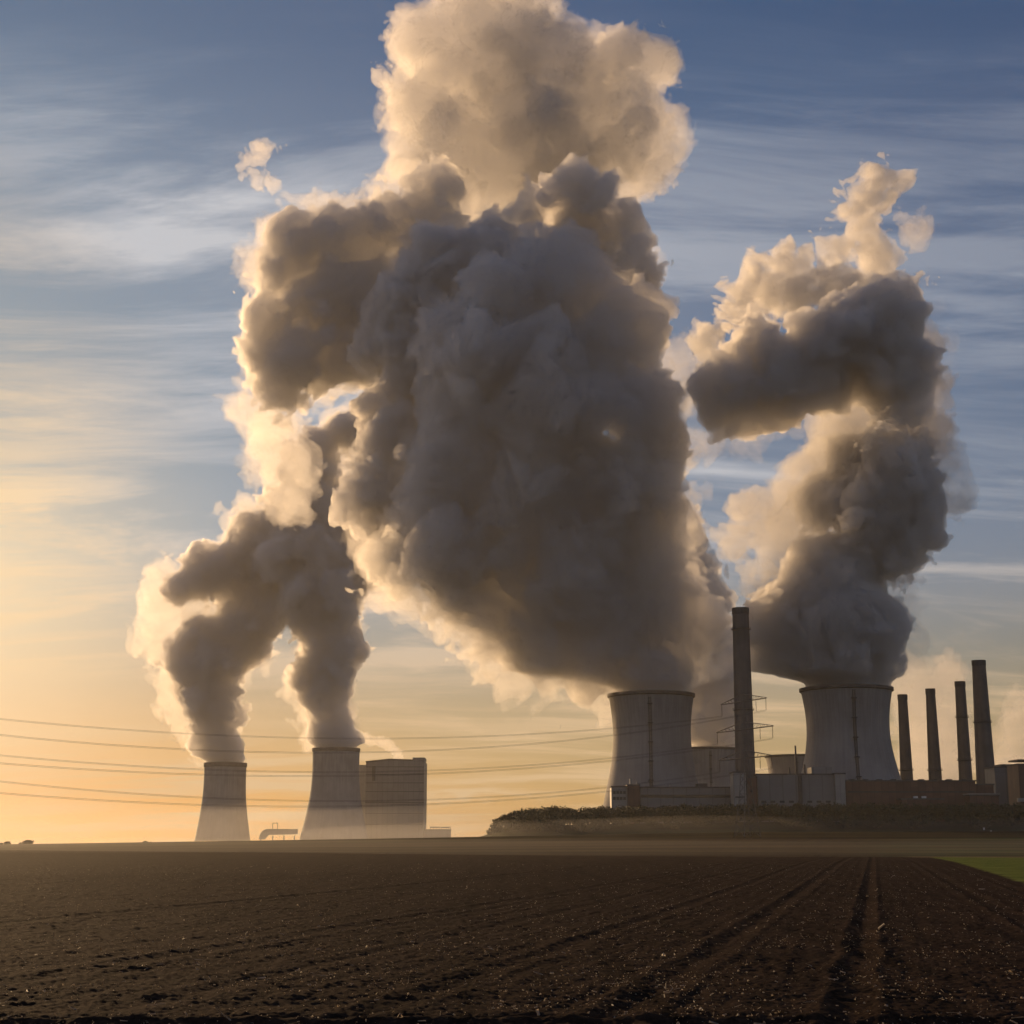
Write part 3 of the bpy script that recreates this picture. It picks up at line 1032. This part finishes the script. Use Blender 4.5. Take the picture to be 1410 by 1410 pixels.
for ai, (za, half) in enumerate(ARMS):
    mb = MB()
    for s_ in (-1, 1):
        tip = ad * (s_ * half) + Vector((0, 0, za))
        h0 = leg_half(za)
        roots = [ad * (s_ * h0) + wd * (q * h0) + Vector((0, 0, za)) for q in (-1, 1)]
        top_ = [ad * (s_ * h0) + wd * (q * h0) + Vector((0, 0, za + 3.6)) for q in (-1, 1)]
        for r_ in roots: mb.bar(tuple(r_), tuple(tip), 0.2)
        for r_ in top_: mb.bar(tuple(r_), tuple(tip + Vector((0, 0, 0.25))), 0.14)
        for q in np.linspace(0.1, 0.9, 7):
            a_ = roots[0].lerp(tip, q); b_ = roots[1].lerp(tip, q - 0.06 if q > 0.1 else q)
            c_ = top_[0].lerp(tip, q + 0.05)
            mb.bar(tuple(a_), tuple(b_), 0.08)
            mb.bar(tuple(a_), tuple(c_), 0.08)
            mb.bar(tuple(b_), tuple(top_[1].lerp(tip, q + 0.05)), 0.08)
    mb.build('crossarm', M_steel, pyl)
    for s_, fr in ((-1, 0.97), (1, 0.97), (1, 0.55)):
        a_ = ad * (s_ * half * fr) + Vector((0, 0, za - 0.1))
        ins = MB()
        ins.bar(tuple(a_), tuple(a_ - Vector((0, 0, 5.6))), 0.09, 6)
        for q in np.arange(0.6, 5.2, 0.3):
            ins.lathe([(0.1, a_.z - q), (0.26, a_.z - q - 0.06), (0.1, a_.z - q - 0.14)], 8, cx=a_.x, cyy=a_.y)
        ins.build('insulator', M_insul, pyl)
        if fr > 0.9:
            wire_pts.append((ai, s_, Vector((pxw, PYY, pgz)) + a_ - Vector((0, 0, 5.7))))
# the wires: two sub-conductors each, sagging towards the next pylon beyond the left edge
LEFT_Y = {(0, -1): 990, (0, 1): 1012, (1, -1): 1040, (1, 1): 1051, (2, -1): 1076, (2, 1): 1092}
SAG_Y = {(0, -1): 1017, (0, 1): 1036, (1, -1): 1063, (1, 1): 1068, (2, -1): 1103, (2, 1): 1110}
NM = {0: 'upper', 1: 'middle', 2: 'lower'}
for ai, s_, p0 in wire_pts:
    # the span leaves the photo where its far end passes x = 0; work out the parabola that hangs through three points
    L_ = 1.0
    cs = []
    for pxx, yy in ((0, LEFT_Y[(ai, s_)]), (500, SAG_Y[(ai, s_)])):
        dr = at(pxx, yy, 1.0) - np.array([0, 0, CAMZ])
        # intersect the vertical plane of the wire
        A_ = np.array([[wd.x, -dr[0]], [wd.y, -dr[1]]])
        sol = np.linalg.solve(A_, -np.array([p0.x, p0.y]))
        cs.append((sol[0], CAMZ + dr[2] * sol[1]))
    s1_, z1_ = cs[0]; s2_, z2_ = cs[1]
    M_ = np.array([[s1_ ** 2, s1_], [s2_ ** 2, s2_]])
    aa, bb = np.linalg.solve(M_, np.array([z1_ - p0.z, z2_ - p0.z]))
    pts_ = [Vector((p0.x, p0.y, 0)) + wd * q + Vector((0, 0, p0.z + aa * q * q + bb * q)) for q in np.linspace(0, 520, 53)]
    mb = MB()
    off = Vector((0, 0, 0.22))
    mb.tube([tuple(p + off) for p in pts_], 0.05, 4)
    mb.tube([tuple(p - off) for p in pts_], 0.05, 4)
    for p in pts_[3::8]:
        mb.bar(tuple(p + off), tuple(p - off), 0.06)
    o = mb.build('power_line', M_wire)
    tag(o, 'thin sagging wire hung from the %s end of the pylon\'s %s arm' % ('right' if s_ > 0 else 'left', {0: 'top', 1: 'middle', 2: 'lowest'}[ai]),
        'power line', 'power line wires strung across the photo')

# --------------------------------------------------------- trees
def leaf_cloud(centres, radii, nper, size, seed):
    r_ = np.random.default_rng(seed)
    C = np.repeat(np.asarray(centres), nper, axis=0)
    Rr = np.repeat(np.asarray(radii), nper, axis=0)
    n = len(C)
    d = r_.normal(size=(n, 3)); d /= np.linalg.norm(d, axis=1, keepdims=True)
    rad = (0.45 + 0.6 * r_.random(n) ** 0.6)[:, None]
    P = C + d * Rr * rad
    P += 0.0
    u = r_.normal(size=(n, 3)); u /= np.linalg.norm(u, axis=1, keepdims=True)
    v = np.cross(u, d + 0.01); v /= np.linalg.norm(v, axis=1, keepdims=True) + 1e-6
    s_ = (size * (0.5 + r_.random(n)))[:, None]
    V = np.stack([P - u * s_ - v * s_ * 0.6, P + u * s_ - v * s_ * 0.7, P + u * s_ * 0.8 + v * s_ * 0.7, P - u * s_ * 0.9 + v * s_ * 0.6], axis=1).reshape(-1, 3)
    return V, np.arange(n * 4).reshape(-1, 4)


def leaf_mat(name, a, b_):
    def f(t, P, b):
        n = t.noise(P, 0.25, 3, 0.6)
        t.link(t.mix(t.ramp(n, 0.35, 0.65), rgb(*a), rgb(*b_)), b.inputs['Base Color'])
        b.inputs['Roughness'].default_value = 0.7
    return surf_mat(name, f)


M_leaf = leaf_mat('foliage', (0.035, 0.045, 0.015), (0.075, 0.075, 0.025))
M_bark = plain('bark', (0.06, 0.045, 0.03))
r_ = np.random.default_rng(5)
cs, rs = [], []
for i in range(700):
    yy = 985 + 75 * r_.random() ** 0.8
    xx = -10 + 400 * r_.random()
    lim = -12 + (yy - 985) * 0.10
    if xx < lim: continue
    hh = (10.5 + 2.2 * r_.random()) * (0.55 + 0.45 * float(sstep(-12, 12, np.array(xx)))) 
    g = float(base_height(np.array([xx]), np.array([yy]))[0])
    for q in range(3):
        rr = hh * (0.28 + 0.12 * r_.random())
        cs.append((xx + r_.normal() * 1.8, yy + r_.normal() * 1.8, g + hh * (0.35 + 0.38 * r_.random())))
        rs.append((rr, rr, rr * 0.9))
V, Q = leaf_cloud(cs, rs, 80, 0.5, 3)
wood = link_mesh('woodland', mesh_from('woodland', V, Q), M_leaf)
tag(wood, 'dark belt of trees and scrub on the bank in front of the works', 'woodland', kind='stuff')


def tree(label, pxx, ybase, Y, Hpx, Wpx, seed):
    x0 = xpix(pxx, ybase, Y)
    k = Y / 2130.0
    g = float(base_height(np.array([x0]), np.array([Y]))[0])
    H = zpix(ybase - Hpx, Y) - g
    W = Wpx * k / 2
    t = tag(empty('tree', (x0, Y, g)), label, 'tree', 'small far trees on the left horizon')
    rr = np.random.default_rng(seed)
    mb = MB()
    mb.lathe([(0.45, -0.5), (0.35, H * 0.3), (0.2, H * 0.6), (0.05, H * 0.85)], 8)
    for q in range(6):
        a = rr.random() * 6.28
        z_ = H * (0.3 + 0.08 * q)
        mb.bar((0, 0, z_), (math.cos(a) * W * 0.7, math.sin(a) * W * 0.7, z_ + H * 0.2), 0.12)
    mb.build('trunk', M_bark, t)
    c_ = [(rr.normal() * W * 0.38, rr.normal() * W * 0.38, H * (0.38 + 0.42 * rr.random())) for _ in range(12)]
    rd = [(W * (0.35 + 0.2 * rr.random()),) * 2 + (H * 0.17,) for _ in range(12)]
    V, Q = leaf_cloud(c_, rd, 110, 0.42, seed)
    link_mesh('crown', mesh_from('crown', V, Q), M_leaf, t)
    return t


tree('low rounded tree at the very left edge of the horizon', 10, 1164, 1500, 5.5, 13, 1)
tree('widest of the small rounded trees on the left horizon', 38, 1164, 1480, 8.5, 21, 2)
tree('tiny bush-like tree on the horizon left of the lone slender tower', 202, 1163, 1500, 5.5, 8, 3)

# two white marker posts at the far field edge
def marker(label, pxx, ytop, Y):
    x0 = xpix(pxx, 1145, Y)
    g = float(base_height(np.array([x0]), np.array([Y]))[0])
    H = zpix(ytop, Y) - g
    t = tag(empty('marker_post', (x0, Y, g)), label, 'marker post', 'white posts at the far field edge')
    MB().bar((0, 0, -0.3), (0, 0, H), 0.16, 8).build('post', M_steel, t)
    MB().box(-0.55, 0.55, -0.22, -0.17, H - 1.4, H).build('plate', M_white, t)


marker('taller white-plated post at the far field edge on the right', 1355, 1139.5, 930)
marker('shorter white-plated post at the far field edge on the right', 1364.5, 1143.5, 925)

# --------------------------------------------------------- straw and stones on the soil
def litter(n, seed):
    r_ = np.random.default_rng(seed)
    # even in the picture means denser near by; keep it by area with a mild falloff
    rad = 17.5 * (170 / 17.5) ** (r_.random(n) ** 1.1)
    an = np.radians(r_.uniform(-22, 22, n))
    x, y = rad * np.sin(an), rad * np.cos(an)
    u, v = row_uv_np(x, y)
    ok = (u < 8.2) & (y + 1.1 * x < 330)
    pn = fbm(np.stack([x / 4, y / 4, x * 0], axis=1), 3)
    ok &= (pn + r_.normal(size=n) * 0.25) > 0.0
    x, y = x[ok], y[ok]
    n = len(x)
    z = base_height(x, y) + soil_relief(x, y)
    L_ = (r_.gamma(0.8, 0.022, n) + 0.006)
    wdt = r_.uniform(0.002, 0.008, n) + r_.gamma(0.6, 0.004, n)
    big = r_.random(n) < 0.06
    L_[big] = L_[big] * 3.0 + 0.03; wdt[big] *= 1.3
    a = r_.uniform(0, 6.283, n)
    tl = np.where(r_.random(n) < 0.10, r_.uniform(0.4, 1.3, n), r_.uniform(-0.05, 0.35, n))
    d = np.stack([np.cos(a) * np.cos(tl), np.sin(a) * np.cos(tl), np.sin(tl)], axis=1)
    s_ = np.stack([-np.sin(a), np.cos(a), np.zeros(n)], axis=1)
    up = np.cross(d, s_)
    P = np.stack([x, y, z + 0.008], axis=1)
    q = [P - s_ * wdt[:, None], P + s_ * wdt[:, None], P + up * wdt[:, None] * 1.5]
    e = [k_ + d * L_[:, None] for k_ in q]
    V = np.stack(q + e, axis=1).reshape(-1, 3)
    b = (np.arange(n) * 6)[:, None]
    Q = np.concatenate([b + np.array([[0, 1, 4, 3]]), b + np.array([[1, 2, 5, 4]]), b + np.array([[2, 0, 3, 5]])])
    return V, Q


def straw_b(t, P, b):
    n = t.noise(P, 3.0, 3, 0.6)
    t.link(t.mix(t.ramp(n, 0.35, 0.65), rgb(0.12, 0.09, 0.06), rgb(0.60, 0.53, 0.42)), b.inputs['Base Color'])
    b.inputs['Roughness'].default_value = 0.6
    b.inputs['Specular IOR Level'].default_value = 0.6
    tl = t.new('ShaderNodeBsdfTranslucent')
    tl.inputs[0].default_value = (0.50, 0.41, 0.29, 1)
    mx = t.new('ShaderNodeMixShader')
    mx.inputs[0].default_value = 0.45
    o = [q for q in t.n if q.type == 'OUTPUT_MATERIAL'][0]
    t.link(b.outputs[0], mx.inputs[1]); t.link(tl.outputs[0], mx.inputs[2]); t.link(mx.outputs[0], o.inputs['Surface'])


M_straw = surf_mat('dry_straw', straw_b)
V, Q = litter(30000, 11)
tag(link_mesh('straw_litter', mesh_from('straw_litter', V, Q), M_straw), 'bits of pale straw and stubble scattered over the ploughed soil', 'straw litter', kind='stuff')


# --------------------------------------------------------- steam plumes
PLUMES = [
    dict(name='steam_plume', cat='steam plume', label='huge dark grey steam plume pouring from the broad cooling tower left of the tallest chimney', parts=[
        dict(name='plume_core', Y=1150, mouth=(898, 955, 58.5), vx=1.5, amp=0.95, dens=0.125, seed=1, halo=0.016, blobs=[
            (898, 966, 56), (898, 944, 54), (880, 918, 54), (815, 895, 52), (752, 892, 40), (830, 850, 78), (745, 835, 70), (885, 845, 60),
            (685, 808, 48), (640, 792, 42), (705, 760, 70), (800, 760, 90), (885, 770, 60), (620, 742, 50), (640, 690, 68), (740, 680, 92),
            (855, 680, 84), (590, 700, 40), (650, 600, 74), (740, 590, 92), (845, 590, 86), (605, 630, 45), (898, 620, 42), (655, 505, 78),
            (740, 490, 94), (830, 500, 74), (868, 460, 42), (700, 430, 66), (770, 410, 76), (835, 420, 46), (640, 460, 50), (885, 540, 34),
            (620, 470, 34), (910, 690, 38), (912, 740, 36), (905, 800, 44), (932, 815, 36), (945, 862, 36), (940, 905, 34)], holes=[(831, 596, 12), (843, 603, 10)]),
        dict(name='plume_fringe', Y=1165, vx=1.7, dens=0.025, seed=2, ragged=16, blobs=[
            (935, 640, 20), (945, 690, 16), (930, 720, 20), (945, 560, 14), (915, 560, 25), (955, 610, 12), (600, 780, 45), (570, 800, 35), (640, 840, 38),
            (690, 880, 35), (720, 925, 25), (770, 940, 22), (820, 938, 18), (850, 940, 20), (560, 770, 40), (848, 960, 12), (670, 860, 30)]),
        dict(name='torn_edge', Y=1140, vx=1.6, dens=0.07, seed=31, ragged=20, amp=0.8, blobs=[
            (632, 828, 20), (662, 862, 19), (700, 902, 20), (608, 798, 22), (735, 926, 15), (860, 932, 14), (805, 932, 15), (775, 930, 14), (585, 770, 20), (680, 880, 16), (715, 915, 16), (760, 928, 13)]),
    ]),
    dict(name='steam_cloud', cat='steam cloud', label='rolling grey crest of steam rising behind the darkest plume', parts=[
        dict(name='cloud_core', Y=1230, vx=1.7, dens=0.17, seed=3, halo=0.016, blobs=[
            (700, 370, 50), (640, 378, 48), (600, 355, 32), (780, 345, 55), (740, 308, 30), (800, 294, 46), (842, 322, 34), (772, 282, 32),
            (690, 322, 26), (590, 400, 45), (560, 425, 42), (545, 480, 44), (600, 480, 50), (570, 540, 48), (640, 345, 34), (860, 380, 34),
            (560, 610, 48), (545, 680, 46), (560, 740, 44), (528, 640, 30), (520, 700, 34), (540, 770, 35), (525, 560, 26)]),
    ]),
    dict(name='steam_cloud', cat='steam cloud', label='grey and cream steam drifting left of the crest, with glowing left edges', parts=[
        dict(name='cloud_core', Y=1350, vx=1.9, dens=0.13, seed=4, halo=0.014, blobs=[
            (600, 275, 36), (560, 295, 40), (520, 325, 44), (470, 335, 38), (410, 350, 38), (392, 385, 42), (450, 385, 50), (385, 440, 38),
            (430, 440, 58), (480, 430, 52), (420, 495, 52), (382, 500, 34), (400, 545, 28), (520, 385, 50), (540, 450, 45), (490, 490, 38), (575, 350, 45), (610, 310, 40)]),
        dict(name='cloud_fringe', Y=1380, vx=1.9, dens=0.018, seed=5, ragged=10, blobs=[
            (440, 305, 34), (475, 285, 26), (520, 260, 24), (400, 330, 30), (372, 375, 30), (362, 470, 28), (375, 545, 30), (350, 565, 26), (330, 560, 14),
            (380, 600, 34), (395, 640, 36), (400, 680, 30), (440, 540, 22), (365, 520, 26), (550, 240, 22)]),
    ]),
    dict(name='steam_cloud', cat='steam cloud', label='sunlit cream cloud of steam towering to the top edge of the photo', parts=[
        dict(name='cloud_core', Y=1500, vx=2.0, dens=0.028, amp=1.2, seed=6, halo=0.014, film=0.05, blobs=[
            (600, 75, 58), (590, 145, 56), (582, 200, 44), (655, 35, 60), (680, 120, 82), (640, 220, 80), (700, 205, 80), (722, 260, 60), (760, 95, 70),
            (770, 180, 82), (842, 92, 52), (885, 88, 34), (912, 92, 16), (850, 180, 62), (902, 190, 34), (862, 230, 45), (800, 245, 50), (690, 292, 40),
            (745, 20, 26), (640, 275, 50), (690, -20, 52), (640, -40, 40), (720, 60, 60), (830, 140, 50), (560, 160, 30)]),
        dict(name='cloud_fold', Y=1470, vx=1.8, dens=0.05, seed=33, ragged=14, blobs=[
            (800, 232, 34), (762, 160, 38), (722, 95, 30), (842, 205, 30), (785, 95, 26), (700, 195, 26), (660, 120, 20), (885, 170, 18), (825, 130, 22), (740, 240, 30), (750, 40, 22), (850, 80, 20),
            (680, 60, 18), (620, 170, 16), (865, 225, 22), (655, 250, 18)]),
        *[dict(name='cloud_scrap', Y=1520, vx=1.8, dens=0.016, seed=70 + i_, L=0.7, ragged=9, blobs=q_) for i_, q_ in enumerate((
            [(588, 8, 10), (596, 3, 7)], [(745, 18, 17), (755, 12, 9)], [(915, 160, 15), (928, 182, 11), (900, 145, 14)], [(920, 75, 13), (932, 92, 7)], [(560, 232, 20), (548, 240, 10)]))],
    ]),
    dict(name='steam_plume', cat='steam plume', label='reddish grey steam plume behind the darkest one, from the half hidden cooling tower', parts=[
        dict(name='plume_core', Y=1900, mouth=(972, 1030, 43), vx=2.3, L=1.15, dens=0.09, seed=8, blobs=[
            (972, 1036, 40), (975, 1008, 40), (966, 980, 46), (962, 935, 50), (955, 885, 54), (942, 840, 54), (930, 795, 48), (925, 755, 42), (975, 905, 36), (985, 950, 30), (980, 985, 30), (915, 900, 45), (925, 715, 34), (990, 890, 32), (992, 930, 34), (992, 965, 32)]),
    ]),
    dict(name='steam_plume', cat='steam plume', label='twisting dark steam plume rising from the largest cooling tower', parts=[
        dict(name='plume_core', Y=1130, mouth=(1168, 947, 62), vx=1.5, dens=0.19, seed=9, halo=0.009, blobs=[
            (1168, 964, 58), (1168, 942, 56), (1145, 918, 50), (1115, 900, 46), (1195, 890, 42), (1213, 855, 36), (1165, 855, 66), (1095, 868, 42),
            (1070, 850, 34), (1125, 822, 46), (1185, 805, 50), (1195, 750, 58), (1150, 765, 40), (1200, 690, 66), (1150, 700, 44),
            (1228, 662, 50), (1180, 655, 42), (1225, 725, 42), (1240, 690, 40), (1222, 880, 26)]),
        dict(name='plume_fringe', Y=1160, vx=1.6, dens=0.04, g=0.4, seed=10, ragged=8, blobs=[
            (1105, 715, 45), (1075, 745, 34), (1045, 705, 24), (1085, 790, 36), (1120, 660, 34), (1150, 610, 36), (1270, 640, 32), (1285, 700, 28), (1262, 690, 30),
            (1060, 790, 26), (1022, 710, 14), (1015, 745, 14), (1270, 590, 24), (1100, 850, 34), (1250, 780, 10), (1254, 800, 7), (1130, 770, 45), (1140, 840, 40)]),
    ]),
    dict(name='steam_cloud', cat='steam cloud', label='dark hooked steam cloud curling left above the twisting plume', parts=[
        dict(name='cloud_core', Y=1110, vx=1.5, dens=0.19, seed=11, halo=0.009, blobs=[
            (1235, 512, 46), (1256, 495, 38), (1222, 460, 46), (1172, 480, 52), (1120, 500, 54), (1072, 520, 48), (1025, 540, 42), (985, 545, 24), (968, 542, 14),
            (1020, 575, 30), (1080, 555, 30), (1050, 490, 34), (1130, 540, 30)]),
        dict(name='cloud_fringe', Y=1170, vx=1.6, dens=0.04, g=0.4, seed=12, ragged=8, blobs=[
            (1200, 560, 45), (1150, 565, 36), (1240, 575, 38), (1268, 540, 28), (1270, 470, 22), (1180, 600, 40), (1278, 600, 22), (1240, 620, 40)]),
    ]),
    dict(name='steam_cloud', cat='steam cloud', label='thin ragged steam drifting off above the dark hooked cloud', parts=[
        dict(name='cloud_core', Y=1260, vx=1.6, g=0.5, dens=0.10, seed=13, ragged=18, amp=0.8, blobs=[
            (1214, 245, 15), (1242, 260, 10), (1228, 256, 11), (1195, 266, 16), (1165, 290, 18), (1185, 318, 20), (1150, 340, 24), (1080, 372, 25), (1110, 350, 20), (1050, 400, 30), (1010, 430, 29),
            (985, 462, 24), (1090, 410, 34), (1150, 390, 34), (1205, 395, 29), (1245, 415, 20), (1040, 450, 29), (1200, 350, 22)]),
        dict(name='cloud_fringe', Y=1280, vx=1.7, dens=0.012, seed=14, ragged=10, blobs=[
            (945, 508, 26), (915, 500, 18), (985, 495, 28), (950, 550, 24), (965, 600, 22), (940, 600, 16), (1190, 430, 40), (1120, 440, 36)]),
    ]),
    dict(name='steam_plume', cat='steam plume', label='brown grey steam plume rising from the lone slender tower on the left', parts=[
        dict(name='plume_core', Y=2700, mouth=(308.5, 1050, 28.5), vx=2.6, dens=0.11, L=1.25, seed=15, halo=0.013, blobs=[
            (308, 1058, 26), (307, 1040, 22), (303, 1020, 22), (297, 1000, 24), (294, 975, 29), (288, 950, 33), (272, 925, 38), (250, 915, 24), (302, 905, 40), (332, 885, 36),
            (352, 862, 30), (318, 860, 38), (290, 880, 35), (262, 800, 26), (290, 790, 36), (330, 775, 42), (370, 752, 46), (330, 815, 32), (398, 722, 42), (390, 785, 42),
            (345, 730, 26), (360, 830, 34), (240, 805, 14)]),
        dict(name='plume_fringe', Y=2730, vx=2.6, dens=0.013, L=1.25, seed=16, ragged=12, blobs=[
            (250, 985, 22), (258, 1015, 18), (270, 1032, 14), (238, 960, 20), (230, 935, 18), (225, 890, 32), (212, 860, 30), (215, 825, 28), (225, 800, 24), (250, 845, 34), (270, 860, 34)]),
    ]),
    dict(name='steam_plume', cat='steam plume', label='brown grey steam plume climbing from the slender tower beside the boiler house', parts=[
        dict(name='plume_core', Y=2650, mouth=(461.5, 1030, 32), vx=2.6, dens=0.11, L=1.25, seed=17, halo=0.013, blobs=[
            (461, 1040, 28), (461, 1022, 26), (459, 1000, 24), (455, 975, 26), (452, 950, 29), (448, 920, 36), (455, 885, 40), (450, 850, 44), (440, 815, 48),
            (455, 770, 46), (440, 730, 44), (428, 690, 38), (425, 650, 34), (438, 620, 30), (470, 595, 30), (500, 580, 26), (490, 750, 26), (485, 790, 28), (415, 720, 40), (400, 760, 40)]),
        dict(name='plume_fringe', Y=2690, vx=2.6, dens=0.015, L=1.25, seed=18, ragged=12, blobs=[
            (432, 1012, 14), (430, 985, 18), (426, 955, 18), (420, 930, 14), (395, 650, 36), (385, 605, 38), (400, 685, 34), (540, 650, 40), (520, 690, 36), (530, 600, 36),
            (510, 740, 24), (520, 770, 26), (520, 820, 22), (480, 640, 40), (480, 700, 36), (350, 700, 14)]),
    ]),
    dict(name='steam_plume', cat='steam plume', label='distant pale steam plume seen behind the row of four chimneys', parts=[
        dict(name='plume_core', Y=2300, vx=2.8, dens=0.014, L=1.2, seed=19, ragged=6, blobs=[
            (1275, 1075, 45), (1270, 1040, 44), (1266, 1005, 42), (1270, 965, 38), (1260, 925, 24), (1298, 935, 24), (1245, 950, 26), (1300, 985, 28), (1292, 912, 14), (1310, 1030, 30)]),
    ]),
    dict(name='steam_plume', cat='steam plume', label='faint distant steam plume at the right edge above the silo block', parts=[
        dict(name='plume_core', Y=2500, vx=3.2, dens=0.009, L=1.2, seed=20, ragged=6, blobs=[
            (1400, 1070, 30), (1400, 1040, 30), (1405, 1010, 28), (1420, 990, 30), (1385, 1050, 20)]),
    ]),
    dict(name='steam_wisp', cat='steam wisp', label='small sunlit wisp alone in the blue sky left of the towering cloud', parts=[
        dict(name='wisp', Y=1500, vx=1.5, dens=0.03, L=0.6, seed=21, ragged=18, blobs=[(357, 208, 12), (342, 220, 10), (367, 203, 9), (335, 228, 8), (358, 240, 9), (370, 252, 6), (350, 224, 8)]),
    ]),
    dict(name='steam_wisp', cat='steam wisp', label='tiny cream wisp in the sky left of where the two slender-tower plumes meet', parts=[
        dict(name='wisp', Y=2600, vx=1.8, dens=0.02, L=0.6, seed=24, ragged=6, blobs=[(298, 703, 7), (306, 701, 6), (291, 705, 4)]),
    ]),
    dict(name='steam_wisp', cat='steam wisp', label='small pinkish wisp right of the tip of the thin ragged cloud', parts=[
        dict(name='wisp', Y=1260, vx=1.5, dens=0.022, L=0.6, seed=22, ragged=10, blobs=[(1254, 310, 12), (1262, 320, 10), (1246, 303, 8), (1270, 314, 6)]),
    ]),
    dict(name='steam_wisp', cat='steam wisp', label='thin trail of vapour blowing off the boiler house roof', parts=[
        dict(name='wisp', Y=2740, vx=1.3, dens=0.04, L=0.45, seed=23, ragged=5, blobs=[(549, 1041, 3), (545, 1034, 4), (539, 1028, 5), (532, 1022, 5.5), (524, 1019, 6), (515, 1018, 6.5), (506, 1017, 7), (496, 1020, 6)]),
    ]),
]

for spec in PLUMES:
    if spec.get('skip'): continue
    root = None
    for part in spec['parts']:
        me = steam_mesh(part['name'], part['blobs'], part['Y'], part['vx'], seed=part.get('seed', 1), holes=part.get('holes', ()),
                        L=part.get('L', 1.0), amp=part.get('amp', 1.0), k=part.get('k', 0.35), depth=part.get('depth', 1.0), ragged=part.get('ragged', 6.0), mouth=part.get('mouth'))
        mt = steam_material(part['name'] + '_steam', part['dens'], part.get('g', 0.55), film=part.get('film', 0.03))
        if root is None:
            root = link_mesh(spec['name'], me, mt)
            tag(root, spec['label'], spec['cat'], spec.get('group'))
        else:
            link_mesh(part['name'], me, mt, root)
        if part.get('halo'):
            # torn thin margin round the dense body
            hb = [(q[0], q[1], q[2] * 1.0 + 3) + tuple(q[3:]) for q in part['blobs']]
            me = steam_mesh('thin_margin', hb, part['Y'] + 6, part['vx'] * 1.7, seed=part.get('seed', 1) + 40, holes=part.get('holes', ()),
                            L=part.get('L', 1.0), amp=0.75, k=0.35, depth=1.0, ragged=22.0, mouth=part.get('mouth'))
            link_mesh('thin_margin', me, steam_material('thin_margin_steam', part['halo'], 0.5, film=0.0), root)
